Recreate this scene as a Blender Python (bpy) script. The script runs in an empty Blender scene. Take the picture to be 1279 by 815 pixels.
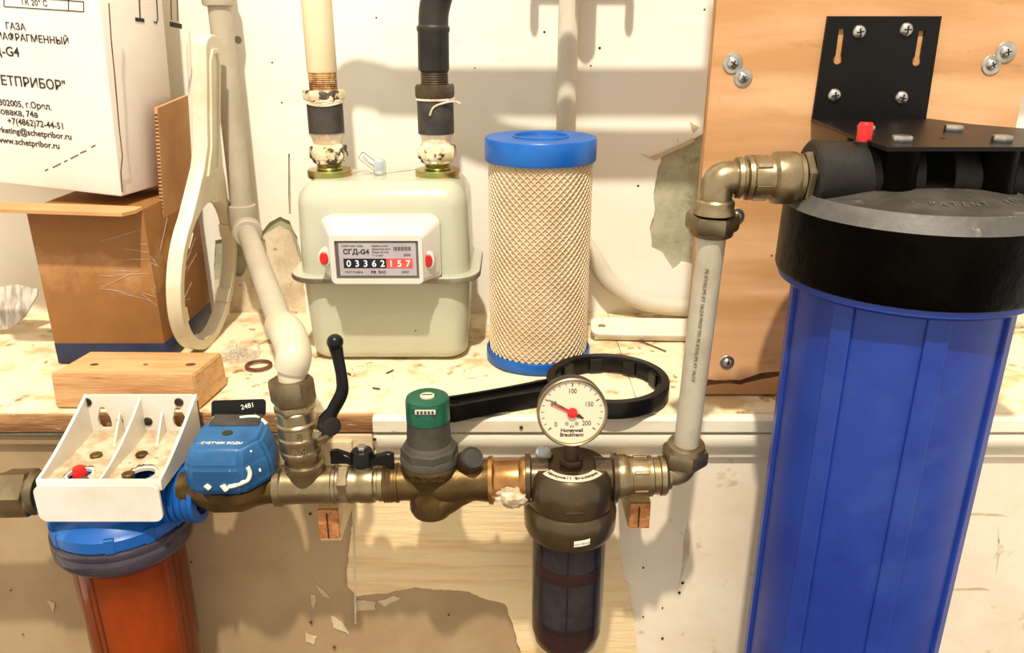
import bpy, bmesh, math, random
from mathutils import Vector, Matrix, noise
random.seed(7)
SC = bpy.context.scene
COL = SC.collection
PI = math.pi

# ---------------------------------------------------------------- camera
F = 1000.0                      # focal length in pixels of the 1279 wide frame
PITCH = math.radians(20.5)
CAM = Vector((0, 0, 1.3387))
cd = bpy.data.cameras.new('camera'); cam = bpy.data.objects.new('camera', cd); COL.objects.link(cam)
cam.location = CAM; cam.rotation_euler = (PI/2 - PITCH, 0, 0)
cd.sensor_fit = 'HORIZONTAL'; cd.sensor_width = 36; cd.lens = F/1279*36; cd.clip_start = .02
SC.camera = cam
# ---------------------------------------------------------------- world, lamps, exposure
w = bpy.data.worlds.new('world'); SC.world = w; w.use_nodes = True
w.node_tree.nodes['Background'].inputs[0].default_value = (1.0, .92, .80, 1)
w.node_tree.nodes['Background'].inputs[1].default_value = 1.15
def lamp(name, loc, watt, rad, col):
    l = bpy.data.lights.new(name, 'POINT'); l.energy = watt; l.shadow_soft_size = rad; l.color = col
    o = bpy.data.objects.new(name, l); o.location = loc; COL.objects.link(o); return o
lamp('ceiling_lamp', (-.08, -.45, 3.15), 320, .035, (1, .93, .81))
SC.view_settings.view_transform = 'Standard'; SC.view_settings.look = 'None'
SC.view_settings.gamma = 1; SC.view_settings.use_curve_mapping = False
SC.view_settings.exposure = 0.0

# ---------------------------------------------------------------- projection helpers (layout only)
cs, sn = math.cos(PITCH), math.sin(PITCH)
def ray(px, py):
    u = (px-639.5)/F; v = (407.5-py)/F
    return Vector((u, cs+v*sn, -sn+v*cs))
def P(px, py, y):
    d = ray(px, py); return CAM + d*(y/d.y)
def PZ(px, py, z):
    d = ray(px, py); return CAM + d*((z-CAM.z)/d.z)
def PP(px, py, pt, n):
    d = ray(px, py); return CAM + d*((pt-CAM).dot(n)/d.dot(n))
# ---------------------------------------------------------------- materials
def lin(c):
    return tuple(((x/255)/12.92 if x/255 <= .04045 else ((x/255+.055)/1.055)**2.4) for x in c)
MATS = {}
def mat(name, c1, c2=None, scale=12, rough=.5, metal=0, bump=0, bscale=80, stretch=(1,1,1), lo=.42, hi=.6,
        c3=None, s3=40, lo3=.62, hi3=.66, trans=0, ior=1.45, coat=0, alpha=1, detail=6, wave=None, spec=.5):
    if name in MATS: return MATS[name]
    m = bpy.data.materials.new(name); MATS[name] = m; m.use_nodes = True
    nt = m.node_tree; b = nt.nodes['Principled BSDF']; L = nt.links.new
    b.inputs['Roughness'].default_value = rough; b.inputs['Metallic'].default_value = metal
    b.inputs['Transmission Weight'].default_value = trans; b.inputs['IOR'].default_value = ior
    b.inputs['Coat Weight'].default_value = coat; b.inputs['Specular IOR Level'].default_value = spec
    b.inputs['Alpha'].default_value = alpha
    b.inputs['Base Color'].default_value = (*lin(c1), 1)
    tc = nt.nodes.new('ShaderNodeTexCoord'); mp = nt.nodes.new('ShaderNodeMapping')
    mp.inputs['Scale'].default_value = stretch; L(tc.outputs['Object'], mp.inputs['Vector'])
    def nz(s, d=detail):
        n = nt.nodes.new('ShaderNodeTexNoise'); n.inputs['Scale'].default_value = s; n.inputs['Detail'].default_value = d
        n.inputs['Roughness'].default_value = .6; L(mp.outputs[0], n.inputs['Vector']); return n
    out = None
    if c2:
        n = nz(scale); r = nt.nodes.new('ShaderNodeValToRGB')
        r.color_ramp.elements[0].position = lo; r.color_ramp.elements[1].position = hi
        r.color_ramp.elements[0].color = (*lin(c1), 1); r.color_ramp.elements[1].color = (*lin(c2), 1)
        L(n.outputs['Fac'], r.inputs[0]); out = r.outputs[0]
    if wave:
        wv = nt.nodes.new('ShaderNodeTexNoise'); wv.inputs['Scale'].default_value = 1; wv.inputs['Detail'].default_value = 4
        wv.inputs['Distortion'].default_value = .3
        m2 = nt.nodes.new('ShaderNodeMapping'); m2.inputs['Scale'].default_value = wave[1]; L(tc.outputs['Object'], m2.inputs['Vector'])
        L(m2.outputs[0], wv.inputs['Vector'])
        r = nt.nodes.new('ShaderNodeValToRGB'); r.color_ramp.elements[0].position = .38; r.color_ramp.elements[1].position = .62
        L(wv.outputs['Fac'], r.inputs[0])
        mx = nt.nodes.new('ShaderNodeMix'); mx.data_type = 'RGBA'
        L(r.outputs[0], mx.inputs['Factor'])
        if out: L(out, mx.inputs[6])
        else: mx.inputs[6].default_value = (*lin(c1), 1)
        mx.inputs[7].default_value = (*lin(wave[0]), 1); out = mx.outputs[2]
    if c3:
        n = nz(s3); r = nt.nodes.new('ShaderNodeValToRGB')
        r.color_ramp.elements[0].position = lo3; r.color_ramp.elements[1].position = hi3
        L(n.outputs['Fac'], r.inputs[0])
        mx = nt.nodes.new('ShaderNodeMix'); mx.data_type = 'RGBA'; L(r.outputs[0], mx.inputs['Factor'])
        if out: L(out, mx.inputs[6])
        else: mx.inputs[6].default_value = (*lin(c1), 1)
        mx.inputs[7].default_value = (*lin(c3), 1); out = mx.outputs[2]
    if out: L(out, b.inputs['Base Color'])
    if bump:
        n = nz(bscale); bp = nt.nodes.new('ShaderNodeBump'); bp.inputs['Strength'].default_value = bump
        bp.inputs['Distance'].default_value = .002
        L(n.outputs['Fac'], bp.inputs['Height']); L(bp.outputs[0], b.inputs['Normal'])
    return m
M_wall = mat('painted_wall', (238,231,216), (232,224,206), 6, .8, bump=.2, bscale=60, c3=(205,186,152), s3=55, lo3=.70, hi3=.76)
M_base = mat('old_green_plaster', (152,150,122), (178,172,146), 25, .9, bump=.6, bscale=70, c3=(120,120,98), s3=38, lo3=.6, hi3=.7)
M_render = mat('rough_render', (220,204,174), (196,174,140), 28, .9, bump=.9, bscale=45, c3=(165,140,106), s3=60, lo3=.62, hi3=.7)
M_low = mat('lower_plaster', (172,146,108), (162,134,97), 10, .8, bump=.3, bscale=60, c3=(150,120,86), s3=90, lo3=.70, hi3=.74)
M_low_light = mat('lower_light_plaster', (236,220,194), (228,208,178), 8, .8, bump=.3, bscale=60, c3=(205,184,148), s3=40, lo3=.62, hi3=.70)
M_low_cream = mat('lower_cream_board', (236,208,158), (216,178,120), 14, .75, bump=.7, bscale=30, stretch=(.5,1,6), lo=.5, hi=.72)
M_chip = mat('chipped_white', (206,184,148), (196,170,130), 30, .8, bump=.5)
M_ledge = mat('worn_ledge', (234,216,178), (206,172,122), 22, .75, bump=.9, bscale=50, c3=(158,118,74), s3=30, lo3=.60, hi3=.68, lo=.5, hi=.64)
M_raw = mat('raw_wood_edge', (168,124,78), (136,92,54), 20, .8, bump=.8, bscale=40, stretch=(1,1,8), c3=(225,205,165), s3=30, lo3=.62, hi3=.66)
M_trim = mat('white_trim', (232,222,196), (216,200,168), 14, .6, bump=.3, bscale=40, stretch=(.5,1,2), c3=(170,140,105), s3=50, lo3=.68, hi3=.74)
M_ply = mat('plywood_face', (214,166,120), (200,150,104), 5, .6, bump=.15, bscale=40, stretch=(1,1,2.5), wave=((184,134,84), (4,1,34)), c3=(140,92,54), s3=18, lo3=.62, hi3=.80)
M_plyedge = mat('plywood_edge', (196,146,92), (150,104,62), 40, .8, bump=.5, stretch=(6,6,.6))
M_plydark = mat('plywood_core', (108,66,36), (70,40,22), 40, .9, bump=.6)
M_block = mat('pine_block', (206,160,108), (188,138,86), 10, .7, bump=.4, bscale=60, stretch=(1,6,10), c3=(150,100,58), s3=9, lo3=.62, hi3=.74)
M_card = mat('brown_cardboard', (142,95,44), (130,86,38), 12, .7, bump=.1, c3=(176,128,78), s3=8, lo3=.6, hi3=.72)
M_cardin = mat('cardboard_raw', (200,152,100), (190,140,90), 14, .85)
M_navy = mat('navy_print', (24,34,62), (34,44,74), 20, .5)
M_carton = mat('white_carton', (236,226,212), (230,218,202), 9, .7, c3=(200,180,160), s3=30, lo3=.72, hi3=.78)
M_ink = mat('black_ink', (36,32,30), (52,46,42), 60, .6)
M_white = mat('white_plastic', (216,210,196), (208,199,180), 18, .35, bump=.05, c3=(216,200,168), s3=30, lo3=.66, hi3=.74)
M_ivory = mat('ivory_plastic', (214,203,175), (204,190,158), 18, .4, bump=.05, c3=(205,184,148), s3=40, lo3=.66, hi3=.74)
M_ppr = mat('grey_pipe', (178,167,145), (168,156,133), 14, .45, bump=.06, c3=(170,154,128), s3=30, lo3=.66, hi3=.74)
M_meter = mat('cream_enamel', (184,182,158), (179,177,152), 5, .25, coat=.3, bump=.03, bscale=20)
M_steelrim = mat('steel_rim', (140,134,116), (110,104,88), 30, .35, metal=.6)
M_wht2 = mat('register_plastic', (208,202,188), (202,195,180), 20, .35)
M_red = mat('red_plastic', (206,30,26), (186,22,20), 30, .4)
M_lab = mat('grey_label', (176,166,168), (166,156,158), 20, .3)
M_navylab = mat('counter_black', (24,20,40), None, rough=.3)
M_redlab = mat('counter_red', (205,70,60), (215,90,80), 90, .4)
M_digit = mat('digit_white', (240,236,228), None, rough=.5)
M_darkframe = mat('window_frame_grey', (92,86,78), None, rough=.4)
M_zinc = mat('yellow_zinc', (190,170,110), (150,160,90), 30, .28, metal=1, c3=(205,120,110), s3=25, lo3=.5, hi3=.7)
M_chipnut = mat('paint_chipped_nut', (232,218,184), (206,184,140), 60, .6, bump=.6, c3=(70,58,44), s3=75, lo3=.52, hi3=.56)
M_putty = mat('sealant_paint', (236,222,196), (206,178,142), 60, .7, bump=1, bscale=120)
M_sleeve = mat('dark_sleeve', (46,40,36), (64,57,50), 45, .5, bump=.3, c3=(150,142,130), s3=90, lo3=.68, hi3=.72)
M_hose = mat('black_hose', (28,24,20), (46,40,33), 30, .45, bump=.4, bscale=60, c3=(140,130,116), s3=60, lo3=.70, hi3=.74)
M_rust = mat('rusty_thread', (120,74,42), (200,160,100), 90, .6, bump=.5)
M_brnut = mat('brown_nut', (62,48,32), (84,66,46), 50, .5, metal=.3, bump=.5)
M_creampipe = mat('cream_painted_pipe', (224,206,166), (214,192,148), 12, .4, c3=(190,150,96), s3=18, lo3=.68, hi3=.76)
M_bluep = mat('blue_plastic_cap', (8,84,162), (12,94,172), 30, .35)
M_net = mat('net_strand', (216,194,160), (206,182,146), 30, .6)
M_fab = mat('filter_fabric', (206,178,142), (194,166,128), 30, .9)
M_nickel = mat('nickel_brass', (156,139,107), (134,117,86), 40, .32, metal=.9, bump=.12, bscale=90, c3=(214,200,170), s3=60, lo3=.68, hi3=.74)
M_nickdark = mat('dull_nickel', (136,121,94), (112,98,74), 40, .4, metal=.85, bump=.2)
M_brass = mat('old_brass', (112,90,54), (86,67,38), 30, .4, metal=.85, bump=.25, bscale=80)
M_copper = mat('coppery_brass', (184,134,82), (150,108,62), 30, .32, metal=.9, bump=.1)
M_bronze = mat('bronze_lacquer', (68,54,32), (78,62,38), 30, .3, metal=.5, coat=.3, bump=.05)
M_green = mat('green_cap', (3,74,50), (5,84,58), 30, .35)
M_dgrey = mat('dusty_dark_grey', (48,43,36), (66,60,50), 30, .7, bump=.2)
M_black = mat('black_plastic', (9,8,8), (15,13,12), 40, .3, spec=.3, bump=.1)
M_blackd = mat('dusty_black_plastic', (24,21,18), (36,32,28), 30, .5, spec=.3, bump=.25, c3=(92,86,78), s3=60, lo3=.66, hi3=.74)
M_blackm = mat('black_powder_coat', (8,6,5), (13,10,8), 30, .4, spec=.25)
M_capblk = mat('cap_black', (10,8,6), (17,14,10), 20, .42, 20, .5, spec=.15, s3=40, lo3=.68, hi3=.76)
M_capgrey = mat('cap_dusty_grey', (74,70,66), (92,87,80), 30, .5, bump=.3, c3=(130,120,106), s3=80, lo3=.62, hi3=.72)
M_blue = mat('blue_housing', (16,44,128), (24,54,138), 14, .38, bump=.08, bscale=90, c3=(44,68,134), s3=16, lo3=.56, hi3=.80)
M_bluehead = mat('blue_head', (4,78,150), (10,86,158), 20, .35, c3=(50,104,166), s3=30, lo3=.6, hi3=.74)
M_bluem = mat('blue_meter_paint', (22,76,122), (36,92,136), 24, .42, bump=.1, c3=(120,150,165), s3=90, lo3=.66, hi3=.70)
M_drip = mat('cream_paint_drip', (240,232,200), None, rough=.5)
M_amber = mat('amber_bowl', (240,150,80), None, rough=.08, trans=.95, ior=1.3)
M_clear = mat('clear_collar', (92,82,96), (70,62,74), 20, .15, trans=.55, ior=1.4)
M_cart = mat('rusty_cartridge', (182,104,46), (140,66,24), 14, .7, stretch=(1,1,.3))
M_cartd = mat('dark_rust', (70,18,8), None, rough=.5)
M_smoke = mat('smoky_bowl', (150,140,140), None, rough=.05, trans=.96, ior=1.25)
M_mesh = mat('mesh_screen', (104,100,104), (84,80,84), 60, .5, metal=.3, bump=.4, bscale=200)
M_dred = mat('dark_red_ring', (84,24,18), None, rough=.4)
M_water = mat('dark_core', (34,26,26), None, rough=.4)
M_pvc = mat('white_pipe', (184,174,152), (168,156,132), 30, .45, bump=.1, c3=(160,146,120), s3=70, lo3=.66, hi3=.72)
M_face = mat('gauge_face', (206,195,165), None, rough=.4)
M_glass = mat('clear_plastic', (235,238,235), None, rough=.15, trans=.55, ior=1.4)
M_film = mat('clear_film', (236,230,218), None, rough=.2, trans=.6, alpha=.35)
M_screw = mat('zinc_screw', (196,192,182), (160,156,146), 60, .28, metal=.95)
M_screwd = mat('dark_screw', (60,52,42), (90,80,64), 60, .4, metal=.8)
M_hole = mat('dark_recess', (22,18,14), None, rough=.9)
M_dirt = mat('dusty_deposit', (200,182,152), (172,148,114), 60, .95, bump=1, bscale=110, c3=(150,124,90), s3=70, lo3=.62, hi3=.68)
M_hemp = mat('hemp_sealant', (214,200,174), (176,148,110), 70, .9, bump=1, bscale=140)
M_floor = mat('concrete_floor', (120,104,84), (98,84,66), 6, .8, bump=.3)
M_rubber = mat('rust_rubber', (112,60,34), (86,42,24), 50, .6)
M_wedge = mat('wood_offcut', (190,128,74), (160,98,52), 24, .8, bump=.6, stretch=(6,1,6))
M_wedgel = mat('painted_offcut', (222,200,160), (200,170,124), 24, .8, bump=.5)
M_bag = mat('scuffed_plastic', (200,190,176), (150,140,126), 40, .45, bump=.5, stretch=(4,1,1))
M_sticker = mat('paper_sticker', (232,226,208), None, rough=.5)
M_stickg = mat('silver_sticker', (196,186,160), None, rough=.4)
M_captop = mat('dusty_cap_top', (52,47,41), (70,64,56), 26, .7, bump=.4, c3=(112,103,90), s3=70, lo3=.62, hi3=.74, spec=.3)
M_elbow = mat('elbow_plastic', (196,185,158), (188,175,146), 18, .4)
M_wpipe = mat('off_white_pipe', (206,198,178), (196,186,164), 14, .45)
M_stickg2 = mat('faded_print', (118,104,84), None, rough=.6)

# ---------------------------------------------------------------- mesh helpers
def new(): return bmesh.new()
def obj(name, bm, m, parent=None, angle=35, kind=None, sharp=False):
    bmesh.ops.recalc_face_normals(bm, faces=bm.faces)
    me = bpy.data.meshes.new(name); bm.to_mesh(me); bm.free()
    return objm(name, me, m, parent, angle, kind)
def objm(name, me, m, parent=None, angle=35, kind=None):
    me.materials.clear(); me.materials.append(m)
    me.polygons.foreach_set('use_smooth', [True]*len(me.polygons))
    me.set_sharp_from_angle(angle=math.radians(angle))
    o = bpy.data.objects.new(name, me); COL.objects.link(o)
    if parent: attach(o, parent)
    if kind: o['kind'] = kind
    return o
def world_loc(p):
    v = Vector((0,0,0))
    while p: v += p.location; p = p.parent
    return v
def attach(o, parent):
    o.parent = parent
    if parent.type == 'EMPTY': o.matrix_parent_inverse = Matrix.Translation(-world_loc(parent))
def thing(name, label, cat, loc, group=None):
    o = bpy.data.objects.new(name, None); COL.objects.link(o); o.location = loc; o.empty_display_size = .02
    o['label'] = label; o['category'] = cat
    if group: o['group'] = group
    return o
def tag(o, label, cat, group=None, kind=None):
    o['label'] = label; o['category'] = cat
    if group: o['group'] = group
    if kind: o['kind'] = kind
    return o
def frame(o, axis, xref=None):
    z = Vector(axis).normalized()
    r = Vector(xref) if xref else (Vector((1,0,0)) if abs(z.x) < .8 else Vector((0,0,1)))
    x = (r - z*r.dot(z)).normalized(); y = z.cross(x)
    m = Matrix((x, y, z)).transposed().to_4x4(); m.translation = Vector(o); return m
def box(bm, lo, hi, bev=0, seg=2, M=None):
    r = bmesh.ops.create_cube(bm, size=1)
    lo = Vector(lo); hi = Vector(hi); c = (lo+hi)/2; s = hi-lo
    for v in r['verts']:
        v.co = Vector((v.co.x*s.x, v.co.y*s.y, v.co.z*s.z)) + c
    vs = r['verts']
    if bev:
        es = list({e for v in vs for e in v.link_edges})
        rr = bmesh.ops.bevel(bm, geom=es, offset=bev, segments=seg, profile=.5, affect='EDGES')
        vs = list({v for f in rr['faces'] for v in f.verts} | {v for v in vs if v.is_valid})
    if M:
        for v in vs: v.co = M @ v.co
    return vs
def lathe(bm, prof, M, seg=48, a0=0, caps=True, sx=1, sy=1):
    rings = []
    for r, h in prof:
        rings.append([bm.verts.new(M @ Vector((max(r,1e-5)*sx*math.cos(a0+2*PI*i/seg), max(r,1e-5)*sy*math.sin(a0+2*PI*i/seg), h))) for i in range(seg)])
    for a, b in zip(rings, rings[1:]):
        for i in range(seg): bm.faces.new((a[i], a[(i+1)%seg], b[(i+1)%seg], b[i]))
    if caps:
        for rg in (rings[0], rings[-1]):
            try: bm.faces.new(rg)
            except ValueError: pass
def hexp(r, h0, h1, c=.06):
    d = (h1-h0); e = min(d*.18, r*.12)
    return [(r*(1-c), h0), (r, h0+e), (r, h1-e), (r*(1-c), h1)]
def nut(bm, o, axis, r, h0, h1, a0=0, n=6): lathe(bm, hexp(r, h0, h1), frame(o, axis), n, a0)
def threads(r, h0, h1, n, d=.0007):
    out = []
    for i in range(n):
        a = h0+(h1-h0)*i/n; b = h0+(h1-h0)*(i+.5)/n; out += [(r-d, a), (r, b)]
    return out+[(r-d, h1)]
def smooth_path(pts, n=6):
    pts = [Vector(p) for p in pts]
    if len(pts) < 3: return pts
    out = []
    for i in range(len(pts)-1):
        p0 = pts[max(i-1,0)]; p1 = pts[i]; p2 = pts[i+1]; p3 = pts[min(i+2,len(pts)-1)]
        for k in range(n):
            t = k/n
            out.append(.5*((2*p1)+(p2-p0)*t+(2*p0-5*p1+4*p2-p3)*t*t+(3*p1-p0-3*p2+p3)*t**3))
    return out+[pts[-1]]
def tube(bm, pts, r, seg=16, n=6, smooth=True, sq=None):
    rr = r if isinstance(r, (list, tuple)) else None
    path = smooth_path(pts, n) if smooth else [Vector(p) for p in pts]
    N = len(path); rings = []; up = None
    for i, p in enumerate(path):
        t = (path[min(i+1,N-1)]-path[max(i-1,0)]).normalized()
        if up is None:
            ref = Vector((0,0,1)) if abs(t.z) < .9 else Vector((1,0,0)); up = (ref-t*ref.dot(t)).normalized()
        else: up = (up-t*up.dot(t)).normalized()
        sd = t.cross(up)
        if rr:
            f = i/(N-1)*(len(rr)-1); a = int(min(f, len(rr)-2)); R = rr[a]*(1-(f-a))+rr[a+1]*(f-a)
        else: R = r
        q = sq or (1, 1)
        rings.append([bm.verts.new(p+(up*math.cos(2*PI*k/seg)*q[0]+sd*math.sin(2*PI*k/seg)*q[1])*R) for k in range(seg)])
    for a, b in zip(rings, rings[1:]):
        for k in range(seg): bm.faces.new((a[k], a[(k+1)%seg], b[(k+1)%seg], b[k]))
    bm.faces.new(rings[0]); bm.faces.new(rings[-1])
def plate_mesh(loops, M, thick, bev=0):
    cu = bpy.data.curves.new('tmp', 'CURVE'); cu.dimensions = '2D'; cu.fill_mode = 'BOTH'; cu.extrude = thick/2-bev
    cu.bevel_depth = bev; cu.bevel_resolution = 1
    if bev: cu.offset = -bev
    for lp in loops:
        s = cu.splines.new('POLY'); s.points.add(len(lp)-1); s.use_cyclic_u = True
        for p, q in zip(s.points, lp): p.co = (q[0], q[1], 0, 1)
    o = bpy.data.objects.new('tmp', cu); me = bpy.data.meshes.new_from_object(o)
    bpy.data.objects.remove(o); bpy.data.curves.remove(cu)
    me.transform(M @ Matrix.Translation((0,0,thick/2))); return me
def plate(name, loops, M, thick, m, parent=None, bev=0, **k):
    return objm(name, plate_mesh(loops, M, thick, bev), m, parent, **k)
def basis(o, x, y):
    x = Vector(x).normalized(); y = Vector(y); y = (y-x*y.dot(x)).normalized(); z = x.cross(y)
    m = Matrix((x, y, z)).transposed().to_4x4(); m.translation = Vector(o); return m
def text(name, s, size, M, m, parent, align='LEFT', bold=0, ext=.0001, squeeze=1):
    cu = bpy.data.curves.new('tmp', 'FONT'); cu.body = s; cu.size = size; cu.align_x = align; cu.offset = bold*size
    cu.extrude = ext; cu.resolution_u = 3
    o = bpy.data.objects.new('tmp', cu); me = bpy.data.meshes.new_from_object(o)
    bpy.data.objects.remove(o); bpy.data.curves.remove(cu)
    me.transform(M @ Matrix.Diagonal((squeeze,1,1,1))); return objm(name, me, m, parent)
def circ(cx, cy, r, n=32, ry=None):
    return [(cx+r*math.cos(2*PI*i/n), cy+(ry or r)*math.sin(2*PI*i/n)) for i in range(n)]
def rrect(x0, y0, x1, y1, r, n=5):
    out = []
    for cx, cy, a in ((x1-r,y1-r,0),(x0+r,y1-r,PI/2),(x0+r,y0+r,PI),(x1-r,y0+r,3*PI/2)):
        for i in range(n+1): out.append((cx+r*math.cos(a+PI/2*i/n), cy+r*math.sin(a+PI/2*i/n)))
    return out
def rough_loop(pts, amp, step, seed=0):
    out = []; N = len(pts)
    for i in range(N):
        a = Vector((*pts[i],0)); b = Vector((*pts[(i+1)%N],0)); n = max(1, int((b-a).length/step))
        for k in range(n):
            p = a.lerp(b, k/n); q = noise.noise_vector(Vector((p.x*120+seed, p.y*120, seed)))
            out.append((p.x+q.x*amp, p.y+q.y*amp))
    return out
def struct(o): o['kind'] = 'structure'; return o
WALLM = basis((0,0,0), (1,0,0), (0,0,1))              # x,z outline -> facing -y
def wallplate(name, loops, yfront, thick, m, parent=None, bev=0, **k):
    return plate(name, loops, Matrix.Translation((0, yfront+thick, 0)) @ WALLM, thick, m, parent, bev, **k)
def wl(pts, y): return [(P(a,b,y).x, P(a,b,y).z) for a, b in pts]

# screws shared meshes
def screw_meshes():
    bm = new(); lathe(bm, [(.0001,.0030),(.0022,.0028),(.0040,.0020),(.0048,.0008),(.0050,0),(.0018,-.0005),(.0016,-.012)][::-1], Matrix(), 20); 
    bmesh.ops.recalc_face_normals(bm, faces=bm.faces)
    a = bpy.data.meshes.new('screw'); bm.to_mesh(a); bm.free()
    bm = new(); box(bm, (-.0026,-.0005,.0022), (.0026,.0005,.0032)); box(bm, (-.0005,-.0026,.0022), (.0005,.0026,.0032))
    b = bpy.data.meshes.new('cross_slot'); bm.to_mesh(b); bm.free()
    bm = new(); lathe(bm, [(.003,0),(.0080,0),(.0083,.0006),(.0078,.0012),(.003,.0013)], Matrix(), 28)
    bmesh.ops.recalc_face_normals(bm, faces=bm.faces)
    c = bpy.data.meshes.new('washer'); bm.to_mesh(c); bm.free()
    for me, m in ((a,M_screw),(b,M_hole),(c,M_screw)):
        me.materials.append(m); me.polygons.foreach_set('use_smooth', [True]*len(me.polygons)); me.set_sharp_from_angle(angle=.7)
    return a, b, c
SCREW, SLOT, WASH = screw_meshes()
def link_local(name, me, M, parent, rel=False):
    o = bpy.data.objects.new(name, me); COL.objects.link(o)
    o.parent = parent
    if rel: o.matrix_local = M
    else:
        o.matrix_parent_inverse = Matrix.Translation(-world_loc(parent)) if parent.type == 'EMPTY' else Matrix()
        o.matrix_basis = M
    return o
def screw(p, n, parent, washer=False, s=1, rot=None, dark=False):
    """screw part (slot is its sub-part); washer a part of the same thing"""
    rot = random.random()*PI if rot is None else rot
    M = frame(p, n) @ Matrix.Rotation(rot, 4, 'Z') @ Matrix.Scale(s, 4)
    if washer:
        link_local('washer', WASH, M, parent); M = M @ Matrix.Translation((0,0,.0012))
    o = link_local('screw', SCREW, M, parent)
    link_local('cross_slot', SLOT, Matrix(), o, rel=True)
    return o

# ================================================================ THE SETTING
YB, YF, ZL = .955, .681, 1.0
bm = new(); box(bm, (-1.1, YB+.004, .93), (1.3, 1.0, 2.3)); wall = struct(obj('wall_back', bm, M_base))
skin = [(-1.1, .985), (1.3, .985), (1.3, 2.3), (-1.1, 2.3)]
patch = rough_loop(wl([(838,185),(826,196),(821,215),(816,240),(818,262),(812,285),(814,308),(829,316),(840,338),(852,328),(868,331),(925,333),(925,176),(880,166),(862,176)], YB), .0018, .006, 3)
left_hole = rough_loop(wl([(268,300),(316,291),(328,288),(336,277),(350,271),(362,276),(371,296),(378,330),(384,405),(268,408)], YB), .002, .006, 9)
crack = wl([(360,192),(362,192),(363,240),(364,268),(361,268),(360,240)], YB)
nail = circ(P(297,50,YB).x, P(297,50,YB).z, .0045, 9)
wallplate('plaster_skin', [skin, patch, left_hole, crack, nail], YB, .005, M_wall, wall)
inner = rough_loop(wl([(262,352),(300,345),(318,322),(330,292),(348,283),(362,290),(374,320),(384,350),(392,412),(262,412)], YB), .003, .006, 21)
wallplate('rough_render', [inner], YB+.001, .004, M_render, wall)
bits = [[(800,192),(812,196),(836,186),(850,180),(866,172),(868,176),(852,184),(838,190),(818,200)], [(862,152),(872,158),(866,166)]]
for b in bits: wallplate('plaster_flake', [rough_loop(wl(b, YB), .0006, .004)], YB-.0015, .002, M_chip, wall)
for a, b, r in ((680,40,1.6),(749,60,1.8),(340,78,1.2),(352,128,1.2),(797,232,1.6),(738,82,1.2),(470,22,1.2),(593,85,1),(330,300,1)):
    p = P(a, b, YB); bm = new(); lathe(bm, [(r*.0009,0),(r*.0008,.0006)], frame((p.x, YB+.0002, p.z), (0,-1,0)), 8); obj('nail_hole', bm, M_hole, wall)

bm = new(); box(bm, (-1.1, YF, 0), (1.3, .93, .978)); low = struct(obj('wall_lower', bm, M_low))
lp_ = rough_loop(wl([(764,575),(768,640),(764,700),(778,760),(786,840),(800,1400)], YF), .002, .012, 5)
lp_ = [p for i, p in enumerate(lp_) if (i == 0 or lp_[i][1] < lp_[i-1][1]+.004)]
k_ = min(range(len(lp_)), key=lambda i: lp_[i][1]); lp_ = lp_[:k_]
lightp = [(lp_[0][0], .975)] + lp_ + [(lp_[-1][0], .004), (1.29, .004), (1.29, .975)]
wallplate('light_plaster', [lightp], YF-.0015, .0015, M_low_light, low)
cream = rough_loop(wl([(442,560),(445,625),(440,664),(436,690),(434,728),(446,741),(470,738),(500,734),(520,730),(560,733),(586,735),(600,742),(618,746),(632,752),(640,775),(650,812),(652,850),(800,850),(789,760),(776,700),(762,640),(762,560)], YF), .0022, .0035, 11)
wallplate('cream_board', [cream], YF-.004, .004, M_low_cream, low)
for k, pts in enumerate([[(445,748),(468,750),(470,760),(446,762)], [(472,750),(492,742),(500,746),(480,756)], [(389,740),(396,742),(393,760),(388,752)],
        [(414,768),(428,776),(438,790),(430,788),(416,782)], [(382,790),(396,794),(392,804),(383,800)], [(394,728),(404,734),(412,746),(404,744)], [(60,748),(70,752),(66,764)]]):
    wallplate('plaster_chip', [rough_loop(wl(pts, YF), .0022, .0022, k)], YF-.0012, .0013, M_chip, low)
for a, b, r in ((827,795,1.6),(848,738,1.7),(827,757,1),(852,726,1.8),(389,775,2),(418,806,2.2),(561,763,1.2),(388,640,1.5),(803,707,1.2),(803,768,1),(1190,690,2),(240,700,1.2),(15,735,1),(30,790,1)):
    p = P(a, b, YF); bm = new(); lathe(bm, [(r*.0009,0),(r*.0007,.0008)], frame((p.x, YF-.0052 if 440<a<764 else YF-.002, p.z), (0,-1,0)), 8); obj('pit_mark', bm, M_hole if r < 1.9 else M_rubber, low)
pts = wl([(858,650),(862,665),(860,690),(855,706),(850,722),(846,734),(849,720),(852,700),(853,672)], YF)
wallplate('scratch_mark', [rough_loop(pts, .0006, .003, 4)], YF-.0019, .0006, M_render, low)
pts = wl([(441,560),(443,560),(444,640),(445,700),(446,775),(444,775),(443,700),(441,640)], YF)
wallplate('crack_line', [pts], YF-.0046, .001, M_render, low)
for pts in ([(1195,638),(1250,640),(1258,643),(1196,641)], [(1172,733),(1225,732),(1236,735),(1172,735.5)], [(1246,655),(1248,690),(1243,715),(1245,690)]):
    wallplate('scratch_mark', [rough_loop(wl(pts, YF), .0005, .004, 8)], YF-.0018, .0004, M_render, low)

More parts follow.
